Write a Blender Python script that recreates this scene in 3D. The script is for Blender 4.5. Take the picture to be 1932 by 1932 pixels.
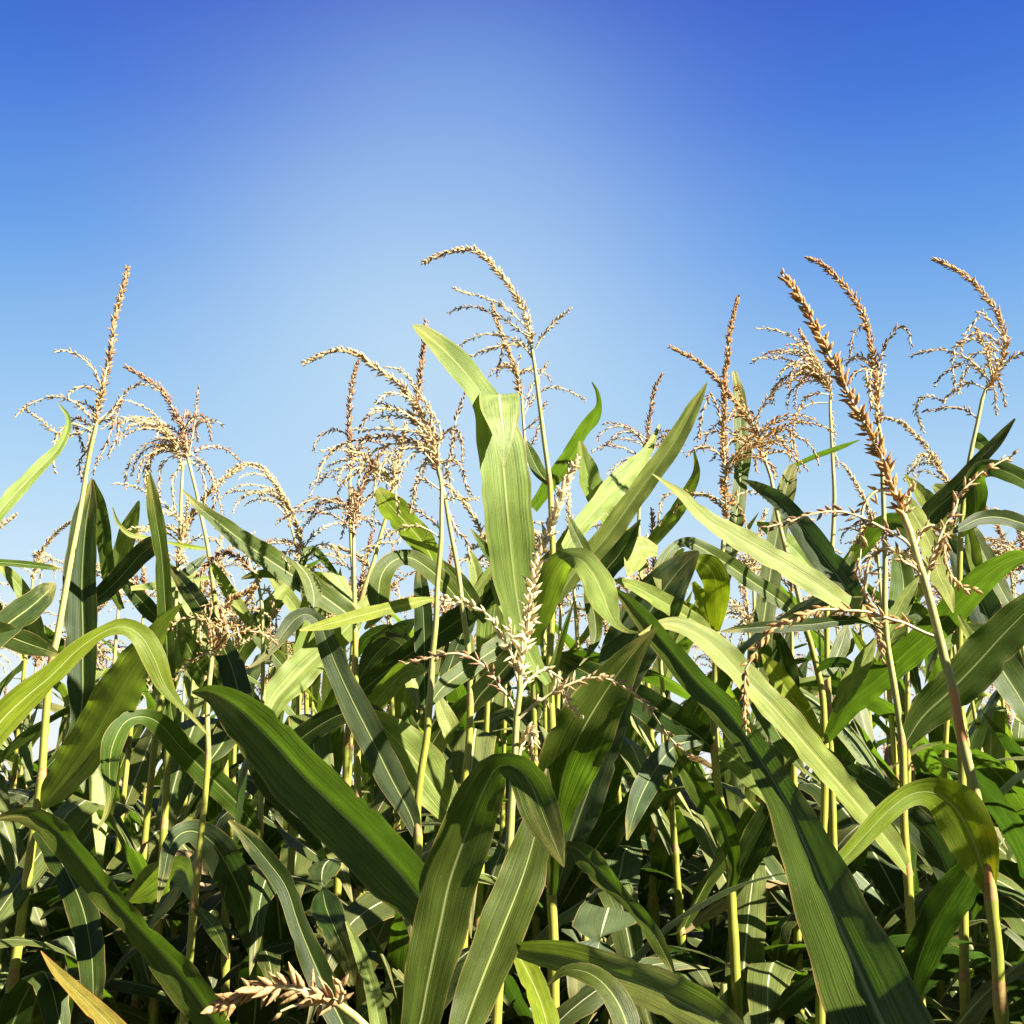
import bpy, math, random
import numpy as np
from mathutils import Vector
for o in list(bpy.data.objects): bpy.data.objects.remove(o)
scene = bpy.context.scene
COL = scene.collection
R = math.radians

# ---------------------------------------------------------------- camera
F = 2116.0                       # focal length for a picture 1932 units wide
PITCH = R(13.7)
CAM = np.array([0.0, 0.0, 1.60])
cd = bpy.data.cameras.new('camera'); cam = bpy.data.objects.new('camera', cd); COL.objects.link(cam)
cd.sensor_width = 36; cd.lens = 36 * F / 1932; cd.clip_start = 0.05; cd.clip_end = 2000
cam.location = CAM; cam.rotation_euler = (R(90) + PITCH, 0, 0)
scene.camera = cam

# ---------------------------------------------------------------- sun and sky
SUN = np.array([0.72, -0.38, 0.57]); SUN /= np.linalg.norm(SUN)
sl = bpy.data.lights.new('sun', 'SUN'); sl.energy = 5.0; sl.angle = R(0.5); sl.color = (1.0, 0.93, 0.80)
so = bpy.data.objects.new('sun', sl); COL.objects.link(so)
so.rotation_euler = Vector(-SUN).to_track_quat('-Z', 'Y').to_euler(); so.location = (3, -3, 6)
EXPOSURE = 2.2
scene.view_settings.view_transform = 'Standard'; scene.view_settings.look = 'None'
scene.view_settings.exposure = EXPOSURE; scene.view_settings.gamma = 1
W = bpy.data.worlds.new('World'); scene.world = W; W.use_nodes = True
nt = W.node_tree; nt.nodes.clear(); N = nt.nodes; K = nt.links
def lin(c, k=1.0): return tuple(k * (((v/255+0.055)/1.055)**2.4 if v > 10 else v/255/12.92) for v in c) + (1,)
EK = 2 ** -EXPOSURE
geo = N.new('ShaderNodeTexCoord'); sep = N.new('ShaderNodeSeparateXYZ'); K.new(geo.outputs['Generated'], sep.inputs[0])
ramp = N.new('ShaderNodeValToRGB'); K.new(sep.outputs['Z'], ramp.inputs[0])
E = ramp.color_ramp.elements
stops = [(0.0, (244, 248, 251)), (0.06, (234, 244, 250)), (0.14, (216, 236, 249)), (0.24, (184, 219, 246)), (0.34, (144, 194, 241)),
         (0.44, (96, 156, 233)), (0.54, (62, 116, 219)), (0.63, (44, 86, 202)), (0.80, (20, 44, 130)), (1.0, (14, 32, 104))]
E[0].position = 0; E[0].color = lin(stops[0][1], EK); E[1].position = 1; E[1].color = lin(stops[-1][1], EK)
for p, c in stops[1:-1]:
    e = E.new(p); e.color = lin(c, EK)
def lobe(px, py, sig, col, strength):
    cp, sp = math.cos(PITCH), math.sin(PITCH)
    x, y = (px-966)/F, -(py-966)/F
    v = Vector((x, cp - y*sp, sp + y*cp)).normalized()
    d = N.new('ShaderNodeVectorMath'); d.operation = 'DOT_PRODUCT'; K.new(geo.outputs['Generated'], d.inputs[0]); d.inputs[1].default_value = v
    m = N.new('ShaderNodeMath'); m.operation = 'MULTIPLY_ADD'; K.new(d.outputs['Value'], m.inputs[0]); m.inputs[1].default_value = 1/(sig*sig); m.inputs[2].default_value = -1/(sig*sig)
    ex = N.new('ShaderNodeMath'); ex.operation = 'EXPONENT'; K.new(m.outputs[0], ex.inputs[0])
    mm = N.new('ShaderNodeMath'); mm.operation = 'MULTIPLY'; K.new(ex.outputs[0], mm.inputs[0]); mm.inputs[1].default_value = strength
    return mm.outputs[0]
def mixc(a, fac, col):
    mx = N.new('ShaderNodeMix'); mx.data_type = 'RGBA'; K.new(fac, mx.inputs[0]); K.new(a, mx.inputs[6]); mx.inputs[7].default_value = col
    return mx.outputs[2]
c = ramp.outputs[0]
c = mixc(c, lobe(830, 680, 0.15, None, 0.80), lin((202, 229, 248), EK))
c = mixc(c, lobe(880, 280, 0.085, None, 0.30), lin((136, 188, 242), EK))
# unseen sky behind the viewer, dimmed to cut fill light on shaded leaves
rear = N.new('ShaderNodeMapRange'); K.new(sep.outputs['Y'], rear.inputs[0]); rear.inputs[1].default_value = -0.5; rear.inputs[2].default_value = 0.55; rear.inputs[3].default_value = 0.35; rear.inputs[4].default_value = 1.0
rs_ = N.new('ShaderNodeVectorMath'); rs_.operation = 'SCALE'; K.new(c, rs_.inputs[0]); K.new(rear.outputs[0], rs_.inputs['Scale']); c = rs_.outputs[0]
sky = N.new('ShaderNodeTexSky'); sky.sky_type = 'NISHITA'; sky.sun_disc = False
sky.sun_elevation = math.asin(SUN[2]); sky.sun_rotation = math.atan2(SUN[0], SUN[1])
sk = N.new('ShaderNodeVectorMath'); sk.operation = 'SCALE'; K.new(sky.outputs[0], sk.inputs[0]); sk.inputs['Scale'].default_value = 0.05
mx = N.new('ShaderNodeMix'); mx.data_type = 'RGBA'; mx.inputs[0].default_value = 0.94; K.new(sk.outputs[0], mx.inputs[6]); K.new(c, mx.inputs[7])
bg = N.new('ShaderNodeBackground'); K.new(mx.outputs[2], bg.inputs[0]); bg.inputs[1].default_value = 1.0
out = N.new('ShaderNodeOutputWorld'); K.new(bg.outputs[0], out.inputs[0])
scene.render.engine = 'CYCLES'
scene.cycles.max_bounces = 8; scene.cycles.transparent_max_bounces = 8

# ---------------------------------------------------------------- helpers
rng = np.random.default_rng(7); random.seed(7)
def P(x, y, d):
    """picture position (1932 wide) at horizontal distance d in front of the camera -> world point"""
    cp, sp = math.cos(PITCH), math.sin(PITCH)
    u, v = (x-966)/F, -(y-966)/F
    r = np.array([u, cp - v*sp, sp + v*cp])
    return CAM + r * (d / r[1])
def crom(pts, n):
    """Catmull-Rom through rows of pts, n samples"""
    pts = np.asarray(pts, float); m = len(pts)
    if m == 2: return pts[0] + (pts[1]-pts[0]) * np.linspace(0, 1, n)[:, None]
    ext = np.vstack([2*pts[0]-pts[1], pts, 2*pts[-1]-pts[-2]])
    seg = np.linalg.norm(np.diff(pts[:, :3], axis=0), axis=1); cum = np.concatenate([[0], np.cumsum(seg)])
    s = np.linspace(0, cum[-1], n); i = np.clip(np.searchsorted(cum, s, side='right')-1, 0, m-2)
    t = ((s - cum[i]) / np.maximum(seg[i], 1e-9))[:, None]
    p0, p1, p2, p3 = ext[i], ext[i+1], ext[i+2], ext[i+3]
    return 0.5*((2*p1) + (-p0+p2)*t + (2*p0-5*p1+4*p2-p3)*t**2 + (-p0+3*p1-3*p2+p3)*t**3)
def unit(a): return a / np.maximum(np.linalg.norm(a, axis=-1, keepdims=True), 1e-9)
def frames(path):
    T = unit(np.gradient(path, axis=0)); n = len(path); U = np.zeros_like(T)
    a = np.array([1.0, 0, 0]) if abs(T[0][0]) < 0.8 else np.array([0, 1.0, 0])
    u = unit(a - T[0]*np.dot(a, T[0]))
    for i in range(n):
        u = unit(u - T[i]*np.dot(u, T[i])); U[i] = u
    return T, U, np.cross(T, U)
class MB:
    def __init__(s): s.v = []; s.f = []; s.m = []; s.uv = []; s.n = 0
    def add(s, v, f, mat=0, uv=None):
        v = np.asarray(v); f = np.asarray(f)
        s.v.append(v); s.f.append(f + s.n); s.m.append(np.full(len(f), mat) if np.isscalar(mat) else np.asarray(mat)); s.n += len(v)
        s.uv.append(np.zeros((len(v), 2)) if uv is None else uv)
    def mesh(s, name, mats, smooth=True):
        v = np.vstack(s.v); f = np.vstack(s.f); mi = np.concatenate(s.m); uv = np.vstack(s.uv)
        me = bpy.data.meshes.new(name); nf, k = f.shape
        me.vertices.add(len(v)); me.vertices.foreach_set('co', v.astype(np.float32).ravel())
        me.loops.add(nf*k); me.loops.foreach_set('vertex_index', f.astype(np.int32).ravel())
        me.polygons.add(nf); me.polygons.foreach_set('loop_start', np.arange(0, nf*k, k, dtype=np.int32))
        me.polygons.foreach_set('material_index', mi.astype(np.int32))
        me.polygons.foreach_set('use_smooth', np.full(nf, smooth))
        l = me.uv_layers.new(name='UVMap'); l.data.foreach_set('uv', uv[f.ravel()].astype(np.float32).ravel())
        for m in mats: me.materials.append(m)
        me.update(); me.validate()
        return me
def link(name, me, parent=None):
    o = bpy.data.objects.new(name, me); COL.objects.link(o)
    if parent is not None:
        o.parent = parent
    return o
def tube(mb, path, rad, sides=8, mat=0):
    path = np.asarray(path, float); T, U, V = frames(path); n = len(path)
    a = np.linspace(0, 2*np.pi, sides, endpoint=False)
    ring = np.cos(a)[None, :, None]*U[:, None] + np.sin(a)[None, :, None]*V[:, None]
    v = (path[:, None] + ring*np.asarray(rad)[:, None, None]).reshape(-1, 3)
    i, j = np.meshgrid(np.arange(n-1), np.arange(sides), indexing='ij'); j2 = (j+1) % sides
    f = np.stack([i*sides+j, i*sides+j2, (i+1)*sides+j2, (i+1)*sides+j], -1).reshape(-1, 4)
    mm = mat if np.isscalar(mat) else np.repeat(np.asarray(mat)[:-1], sides)
    uv = np.stack(np.meshgrid(np.linspace(0, 1, n), a/6.2832, indexing='ij'), -1)[..., ::-1].reshape(-1, 2)
    mb.add(v, f, mm, uv)

# ---------------------------------------------------------------- materials
def new_mat(name):
    m = bpy.data.materials.new(name); m.use_nodes = True; m.node_tree.nodes.clear(); return m, m.node_tree.nodes, m.node_tree.links
def leaf_mat(name, top, under, trans, sheen=0.45, edge=(0.30, 0.20, 0.07), fade=(0.36, 0.30, 0.09)):
    m, n, k = new_mat(name)
    uv = n.new('ShaderNodeUVMap'); uv.uv_map = 'UVMap'
    s = n.new('ShaderNodeSeparateXYZ'); k.new(uv.outputs[0], s.inputs[0])
    oi = n.new('ShaderNodeObjectInfo')
    def math_(op, a, b=None, c=None):
        q = n.new('ShaderNodeMath'); q.operation = op
        for i, z in enumerate((a, b, c)):
            if z is None: continue
            if isinstance(z, (int, float)): q.inputs[i].default_value = z
            else: k.new(z, q.inputs[i])
        return q.outputs[0]
    def noise(scale, vec, sx, sy, det=2):
        mp = n.new('ShaderNodeMapping'); k.new(vec, mp.inputs[0]); mp.inputs['Scale'].default_value = (sx, sy, 1)
        off = n.new('ShaderNodeCombineXYZ'); k.new(math_('MULTIPLY', oi.outputs['Random'], 37.0), off.inputs[0]); k.new(math_('MULTIPLY', oi.outputs['Random'], 91.0), off.inputs[1])
        k.new(off.outputs[0], mp.inputs['Location'])
        t = n.new('ShaderNodeTexNoise'); t.inputs['Scale'].default_value = scale; t.inputs['Detail'].default_value = det; k.new(mp.outputs[0], t.inputs['Vector'])
        return t.outputs['Fac']
    def mix(fac, a, b):
        q = n.new('ShaderNodeMix'); q.data_type = 'RGBA'
        for i, z in ((0, fac), (6, a), (7, b)):
            if isinstance(z, tuple): q.inputs[i].default_value = z if len(z) == 4 else z + (1,)
            elif isinstance(z, (int, float)): q.inputs[i].default_value = z
            else: k.new(z, q.inputs[i])
        return q.outputs[2]
    U, Vv = s.outputs['X'], s.outputs['Y']
    dist = math_('MULTIPLY', math_('ABSOLUTE', math_('SUBTRACT', U, 0.5)), 2.0)       # 0 at the midrib, 1 at the margin
    ge = n.new('ShaderNodeNewGeometry')
    base = mix(ge.outputs['Backfacing'], top, under)
    veins = noise(1.0, uv.outputs[0], 70, 1.6, 3); fine = noise(1.0, uv.outputs[0], 240, 3, 1); patch = noise(1.0, uv.outputs[0], 4, 9, 3)
    mr = n.new('ShaderNodeMapRange'); k.new(veins, mr.inputs[0]); mr.inputs[1].default_value = 0.3; mr.inputs[2].default_value = 0.7; mr.inputs[3].default_value = 0.45; mr.inputs[4].default_value = 1.6
    mf = n.new('ShaderNodeMapRange'); k.new(fine, mf.inputs[0]); mf.inputs[1].default_value = 0.3; mf.inputs[2].default_value = 0.7; mf.inputs[3].default_value = 0.85; mf.inputs[4].default_value = 1.15
    mp_ = n.new('ShaderNodeMapRange'); k.new(patch, mp_.inputs[0]); mp_.inputs[1].default_value = 0.3; mp_.inputs[2].default_value = 0.7; mp_.inputs[3].default_value = 0.8; mp_.inputs[4].default_value = 1.25
    vary = math_('MULTIPLY', math_('MULTIPLY', mr.outputs[0], mp_.outputs[0]), mf.outputs[0])
    hs = n.new('ShaderNodeHueSaturation'); k.new(base, hs.inputs['Color']); k.new(vary, hs.inputs['Value'])
    k.new(math_('MULTIPLY_ADD', oi.outputs['Random'], 0.035, 0.482), hs.inputs['Hue'])
    col = hs.outputs[0]
    # tip and margins drying to straw, with a ragged border
    rag = math_('MULTIPLY_ADD', patch, 0.5, -0.25)
    tipf = n.new('ShaderNodeMapRange'); k.new(math_('ADD', Vv, rag), tipf.inputs[0]); tipf.inputs[1].default_value = 0.84; tipf.inputs[2].default_value = 1.12
    col = mix(math_('MULTIPLY', tipf.outputs[0], 0.75), col, fade)
    ed = n.new('ShaderNodeMapRange'); k.new(math_('ADD', dist, math_('MULTIPLY', rag, 0.22)), ed.inputs[0]); ed.inputs[1].default_value = 0.93; ed.inputs[2].default_value = 1.0
    col = mix(math_('MULTIPLY', ed.outputs[0], 0.65), col, edge)
    rib = n.new('ShaderNodeMapRange'); k.new(dist, rib.inputs[0])
    k.new(math_('MULTIPLY_ADD', Vv, -0.065, 0.085), rib.inputs[2]); rib.inputs[1].default_value = 0.012; rib.inputs[3].default_value = 1; rib.inputs[4].default_value = 0
    ribc = mix(ge.outputs['Backfacing'], (0.36, 0.40, 0.14), (0.60, 0.60, 0.36))
    col = mix(math_('MULTIPLY', rib.outputs[0], 0.9), col, ribc)
    sp = noise(1.0, uv.outputs[0], 26, 60, 2); sm = n.new('ShaderNodeMapRange'); k.new(sp, sm.inputs[0]); sm.inputs[1].default_value = 0.72; sm.inputs[2].default_value = 0.77
    col = mix(math_('MULTIPLY', sm.outputs[0], 0.55), col, edge)
    bump = n.new('ShaderNodeBump'); bump.inputs['Strength'].default_value = 0.35; bump.inputs['Distance'].default_value = 0.002
    k.new(math_('ADD', veins, math_('MULTIPLY', fine, 0.5)), bump.inputs['Height'])
    pb = n.new('ShaderNodeBsdfPrincipled'); k.new(col, pb.inputs['Base Color']); k.new(bump.outputs[0], pb.inputs['Normal'])
    pb.inputs['Roughness'].default_value = sheen; pb.inputs['Specular IOR Level'].default_value = 0.25
    tr = n.new('ShaderNodeBsdfTranslucent'); k.new(bump.outputs[0], tr.inputs['Normal'])
    tcol = mix(vary, (0, 0, 0), trans); tv = n.new('ShaderNodeHueSaturation'); tv.inputs['Color'].default_value = trans + (1,); k.new(vary, tv.inputs['Value'])
    k.new(tv.outputs[0], tr.inputs['Color'])
    ms = n.new('ShaderNodeMixShader'); ms.inputs[0].default_value = 0.30; k.new(pb.outputs[0], ms.inputs[1]); k.new(tr.outputs[0], ms.inputs[2])
    o = n.new('ShaderNodeOutputMaterial'); k.new(ms.outputs[0], o.inputs[0])
    return m
LM = {
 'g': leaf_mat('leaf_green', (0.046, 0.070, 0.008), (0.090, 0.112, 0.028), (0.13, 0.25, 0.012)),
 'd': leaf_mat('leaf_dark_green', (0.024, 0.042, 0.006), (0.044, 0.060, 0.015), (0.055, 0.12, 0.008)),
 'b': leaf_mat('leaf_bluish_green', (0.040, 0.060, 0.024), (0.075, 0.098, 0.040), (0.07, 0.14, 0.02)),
 'y': leaf_mat('leaf_yellow_green', (0.11, 0.150, 0.008), (0.13, 0.165, 0.015), (0.48, 0.64, 0.015)),  # colour also stands for sunlight glowing through bent blades
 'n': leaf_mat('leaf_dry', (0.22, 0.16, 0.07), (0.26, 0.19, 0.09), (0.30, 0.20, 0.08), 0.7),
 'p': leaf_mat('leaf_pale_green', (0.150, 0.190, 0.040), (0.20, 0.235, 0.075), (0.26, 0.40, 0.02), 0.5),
 'o': leaf_mat('leaf_orange_tip', (0.22, 0.20, 0.03), (0.25, 0.22, 0.04), (0.45, 0.35, 0.03), 0.5, (0.55, 0.14, 0.03), (0.60, 0.20, 0.05)),
}
def simple_mat(name, c1, c2, scale, rough=0.5, stretch=(1, 1, 1), bump=0.2, trans=0.0, spec=0.4, coord='Object'):
    m, n, k = new_mat(name)
    tc = n.new('ShaderNodeTexCoord'); mp = n.new('ShaderNodeMapping'); k.new(tc.outputs[coord], mp.inputs[0]); mp.inputs['Scale'].default_value = stretch
    t = n.new('ShaderNodeTexNoise'); t.inputs['Scale'].default_value = scale; t.inputs['Detail'].default_value = 4; k.new(mp.outputs[0], t.inputs['Vector'])
    mr = n.new('ShaderNodeMapRange'); k.new(t.outputs['Fac'], mr.inputs[0]); mr.inputs[1].default_value = 0.32; mr.inputs[2].default_value = 0.68
    mx = n.new('ShaderNodeMix'); mx.data_type = 'RGBA'; k.new(mr.outputs[0], mx.inputs[0]); mx.inputs[6].default_value = c1+(1,); mx.inputs[7].default_value = c2+(1,)
    pb = n.new('ShaderNodeBsdfPrincipled'); k.new(mx.outputs[2], pb.inputs['Base Color']); pb.inputs['Roughness'].default_value = rough; pb.inputs['Specular IOR Level'].default_value = spec
    b = n.new('ShaderNodeBump'); b.inputs['Strength'].default_value = bump; b.inputs['Distance'].default_value = 0.003; k.new(t.outputs['Fac'], b.inputs['Height']); k.new(b.outputs[0], pb.inputs['Normal'])
    o = n.new('ShaderNodeOutputMaterial')
    if trans:
        tr = n.new('ShaderNodeBsdfTranslucent'); k.new(mx.outputs[2], tr.inputs['Color'])
        ms = n.new('ShaderNodeMixShader'); ms.inputs[0].default_value = trans; k.new(pb.outputs[0], ms.inputs[1]); k.new(tr.outputs[0], ms.inputs[2]); k.new(ms.outputs[0], o.inputs[0])
    else: k.new(pb.outputs[0], o.inputs[0])
    return m
M_STALK = simple_mat('stalk_green', (0.17, 0.20, 0.022), (0.33, 0.30, 0.050), 60, 0.45, (1, 1, 0.12))
M_PED = simple_mat('stalk_pale', (0.22, 0.24, 0.06), (0.38, 0.35, 0.12), 60, 0.5, (1, 1, 0.12))
M_NODE = simple_mat('stalk_node', (0.26, 0.14, 0.04), (0.34, 0.25, 0.08), 90, 0.6)
M_RED = simple_mat('stalk_reddish', (0.42, 0.14, 0.05), (0.45, 0.26, 0.08), 40, 0.5, (1, 1, 0.15))
TM = {
 'c': simple_mat('tassel_pale_cream', (0.64, 0.52, 0.28), (0.86, 0.77, 0.50), 260, 0.6, trans=0.38, bump=0.4),
 't': simple_mat('tassel_tan', (0.36, 0.21, 0.08), (0.62, 0.44, 0.21), 260, 0.6, trans=0.38, bump=0.4),
 'w': simple_mat('tassel_cream', (0.42, 0.29, 0.13), (0.70, 0.56, 0.32), 260, 0.6, trans=0.38, bump=0.4),
 'o': simple_mat('tassel_golden', (0.34, 0.17, 0.05), (0.60, 0.38, 0.14), 260, 0.6, trans=0.38, bump=0.4),
 'b': simple_mat('tassel_brown', (0.17, 0.08, 0.045), (0.42, 0.25, 0.12), 200, 0.6, trans=0.2, bump=0.4),
}
M_AXIS = simple_mat('tassel_axis', (0.45, 0.40, 0.18), (0.60, 0.52, 0.30), 80, 0.55)
M_SOIL = simple_mat('soil', (0.035, 0.024, 0.016), (0.075, 0.055, 0.038), 6, 0.9)

# ---------------------------------------------------------------- leaves
def strip(mb, C, Wd, n=None, M=10, vfold=0.14, ruffle=0.05, seed=0, ridge=1.0):
    """blade from centre points C and full-width vectors Wd (stations)"""
    r = np.random.default_rng(seed)
    L = np.linalg.norm(np.diff(C, axis=0), axis=1).sum()
    n = n or int(np.clip(L/0.011, 18, 90))
    S = crom(np.hstack([C, Wd]), n); C2, W2 = S[:, :3], S[:, 3:]
    T = unit(np.gradient(C2, axis=0)); wl = np.linalg.norm(W2, axis=1, keepdims=True)
    Nn = unit(np.cross(T, W2)); u = np.linspace(-1, 1, M+1); s = np.linspace(0, 1, n)
    f1, f2 = r.uniform(2.5, 5.5)*L/0.6, r.uniform(6, 11)*L/0.6; ph = r.uniform(0, 6.28, 6)
    rufL = np.sin(s*6.28*f1+ph[0]) + 0.6*np.sin(s*6.28*f2+ph[1]); rufR = np.sin(s*6.28*f1*0.9+ph[2]) + 0.6*np.sin(s*6.28*f2*1.1+ph[3])
    nickL = [(r.uniform(.2, .95), r.uniform(.05, .22), r.uniform(.008, .02)) for _ in range(int(r.integers(0, 4)))]
    nickR = [(r.uniform(.2, .95), r.uniform(.05, .22), r.uniform(.008, .02)) for _ in range(int(r.integers(0, 4)))]
    v = []
    for uu in u:
        au = abs(uu)
        off = vfold*(0.5 - 0.62*au + 0.12*au*au)*ridge + ruffle*(rufL if uu < 0 else rufR)*au**2.4
        wig = 1 + 0.03*np.sin(s*6.28*f2*0.7 + ph[4 + (uu > 0)])*au
        if au > 0.75:                                        # nibbled and torn places along the margin
            for q_, dep_, wd_ in (nickL if uu < 0 else nickR): wig = wig - dep_*(1.0 if au > 0.95 else 0.45)*np.exp(-((s-q_)/wd_)**2)
        v.append(C2 + W2*(uu/2)*wig[:, None] + Nn*(off[:, None]*wl))
    v = np.stack(v, 1).reshape(-1, 3)
    m1 = M+1; i, j = np.meshgrid(np.arange(n-1), np.arange(M), indexing='ij')
    f = np.stack([i*m1+j, i*m1+j+1, (i+1)*m1+j+1, (i+1)*m1+j], -1).reshape(-1, 4)
    uv = np.stack(np.meshgrid(s, (u+1)/2, indexing='ij'), -1)[..., ::-1].reshape(-1, 2)
    mb.add(v, f, 0, uv)
SD = np.array([0.70, 0.70])
def traced_strip(mb, st, d, t, vfold, ruffle, seed):
    """st: (x, y, width[, angle]) in the picture; d: distances along the blade; t>0 turns the face to the sun"""
    m = len(st); xy = np.array([[a[0], a[1]] for a in st], float); w = np.array([a[2] for a in st], float)
    seg = np.linalg.norm(np.diff(xy, axis=0), axis=1); cum = np.concatenate([[0], np.cumsum(seg)]); cum /= cum[-1]
    ds = np.interp(cum, np.linspace(0, 1, len(d)), d)
    g = np.gradient(xy, axis=0); g = unit(g)
    nrm = np.stack([-g[:, 1], g[:, 0]], 1)
    for i, a in enumerate(st):
        if len(a) > 3: nrm[i] = (math.cos(R(a[3])), math.sin(R(a[3])))
    C, Wd = [], []
    for i in range(m):
        h = nrm[i]*w[i]/2
        tilt = t * float(np.dot([nrm[i][0], -nrm[i][1]], SD)) * w[i]/F*ds[i]
        a = P(*(xy[i]-h), ds[i]-tilt/2); b = P(*(xy[i]+h), ds[i]+tilt/2)
        C.append((a+b)/2); Wd.append(b-a)
    C, Wd = np.array(C), np.array(Wd)
    # which way the groove opens: the midrib lies away from the viewer
    Tm = unit(np.gradient(C, axis=0)); nn = np.cross(Tm, Wd).mean(0)
    ridge = 1.0 if nn[1] > 0 else -1.0
    strip(mb, C, Wd, vfold=vfold, ruffle=ruffle, seed=seed, ridge=ridge)
    return C

def auto_leaf(mb, base, az, L, wmax, e0, droop, seed, n=22, M=6, twist=0.0):
    r = np.random.default_rng(seed); s = np.linspace(0, 1, n); ds = L/(n-1)
    el = e0 - droop*s**r.uniform(1.2, 2.2); aa = az + r.uniform(-0.5, 0.5)*s**2
    if r.random() < 0.3:                                   # a broken blade hanging from a crease
        kx = r.uniform(0.35, 0.7); el = np.where(s > kx, np.minimum(el, R(-r.uniform(35, 80))), el)
    dirs = np.stack([np.cos(el)*np.cos(aa), np.cos(el)*np.sin(aa), np.sin(el)], 1)
    C = np.array(base) + np.vstack([[0, 0, 0], np.cumsum(dirs[:-1]*ds, 0)])
    side = np.stack([-np.sin(aa), np.cos(aa), 0*aa], 1); up = np.cross(dirs, side)
    tw = twist*s + r.uniform(-0.4, 0.4)*np.sin(s*r.uniform(3, 7))
    w = wmax*np.minimum(1, 0.42+2.6*s)*(1-s**2.6)**0.9 + 0.001
    Wd = (side*np.cos(tw)[:, None] + up*np.sin(tw)[:, None])*w[:, None]
    k = np.linspace(0, n-1, 9).astype(int)
    strip(mb, C[k], Wd[k], n=n, M=M, vfold=r.uniform(0.10, 0.22), ruffle=r.uniform(0.03, 0.08), seed=seed)

# ---------------------------------------------------------------- tassels
_sa = np.linspace(0, 2*np.pi, 5, endpoint=False)
_ring = [(0.0, 0.30), (0.30, 1.0), (0.62, 0.78), (1.0, 0.03)]
SPV = np.array([[rr*math.cos(a)*1.25, rr*math.sin(a)*0.8, z] for z, rr in _ring for a in _sa])
SPF = np.array([[i*5+j, i*5+(j+1) % 5, (i+1)*5+(j+1) % 5, (i+1)*5+j] for i in range(3) for j in range(5)])
def spikelets(mb, path, step, per, ang, ln, rad, seed, t0=0.0, mat=1, dens_pow=1.0, fade=0.6):
    r = np.random.default_rng(seed); L = np.linalg.norm(np.diff(path, axis=0), axis=1).sum()
    n = max(3, int(L*(1-t0)/step)); s = t0 + (1-t0)*np.linspace(0, 1, n)
    D = crom(path, 80); T, U, V = frames(D); idx = np.clip((s*79).astype(int), 0, 79)
    p = np.repeat(np.arange(n), per); q = idx[p]; k = len(p)
    keep = r.random(k) < (0.86 if per < 2 else 0.92); p, q = p[keep], q[keep]; k = len(p)
    phi = p*2.4 + np.tile(np.arange(per), n)[keep]*6.283/per + r.normal(0, 0.5, k)
    rd = np.cos(phi)[:, None]*U[q] + np.sin(phi)[:, None]*V[q]
    a = np.radians(ang)*r.uniform(0.45, 1.3, k) * (1 - 0.35*s[p])
    wild = r.random(k) < 0.06; a = np.where(wild, a*1.9, a)
    z = unit(T[q]*np.cos(a)[:, None] + rd*np.sin(a)[:, None] + r.normal(0, 0.06, (k, 3)))
    x = unit(np.cross(z, T[q] + 0.01)); y = np.cross(z, x)
    l = ln*r.uniform(0.75, 1.25, k)*(1-(1-fade)*s[p]**3); w = rad*r.uniform(0.75, 1.25, k)
    o = D[q] + rd*0.0012
    B = SPV
    v = o[:, None] + x[:, None]*(B[None, :, 0:1]*w[:, None, None]) + y[:, None]*(B[None, :, 1:2]*w[:, None, None]) + z[:, None]*(B[None, :, 2:3]*l[:, None, None])
    f = (SPF[None] + (np.arange(k)*20)[:, None, None]).reshape(-1, 4)
    mb.add(v.reshape(-1, 3), f, mat)
def wob(path, amp, seed, n=24):
    r = np.random.default_rng(seed); c = crom(path, n); s = np.linspace(0, 1, n)
    for ax in range(3): c[:, ax] += amp*(np.sin(s*r.uniform(6, 14)+r.uniform(0, 6))-0)*s
    return c
def spike_mesh(name, path, mat, seed, size=1.0, t0=0.0):
    mb = MB(); path = np.asarray(path); c = crom(path, 30); tube(mb, c, np.linspace(0.0028, 0.0010, 30)*size, 6, 0)
    spikelets(mb, path, 0.0047*size, 3, 56, 0.0158*size, 0.0025*size, seed, t0, 1)
    return mb.mesh(name, [M_AXIS, TM[mat]])
def branch_mesh(name, path, mat, seed, size=1.0, t0=0.12):
    mb = MB(); path = np.asarray(path); c = crom(path, 24); tube(mb, c, np.linspace(0.0020, 0.0009, 24)*size, 5, 0)
    spikelets(mb, path, 0.0040*size, 1, 48, 0.0132*size, 0.0021*size, seed, t0, 1)
    return mb.mesh(name, [M_AXIS, TM[mat]])
def droop_path(start, az, e0, L, droop, r, n=10):
    s = np.linspace(0, 1, n); el = e0 - droop*s**1.1; aa = az + r.uniform(-0.6, 0.6)*s
    d = np.stack([np.cos(el)*np.cos(aa), np.cos(el)*np.sin(aa), np.sin(el)], 1)
    return start + np.vstack([[0, 0, 0], np.cumsum(d[:-1]*L/(n-1), 0)])

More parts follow.
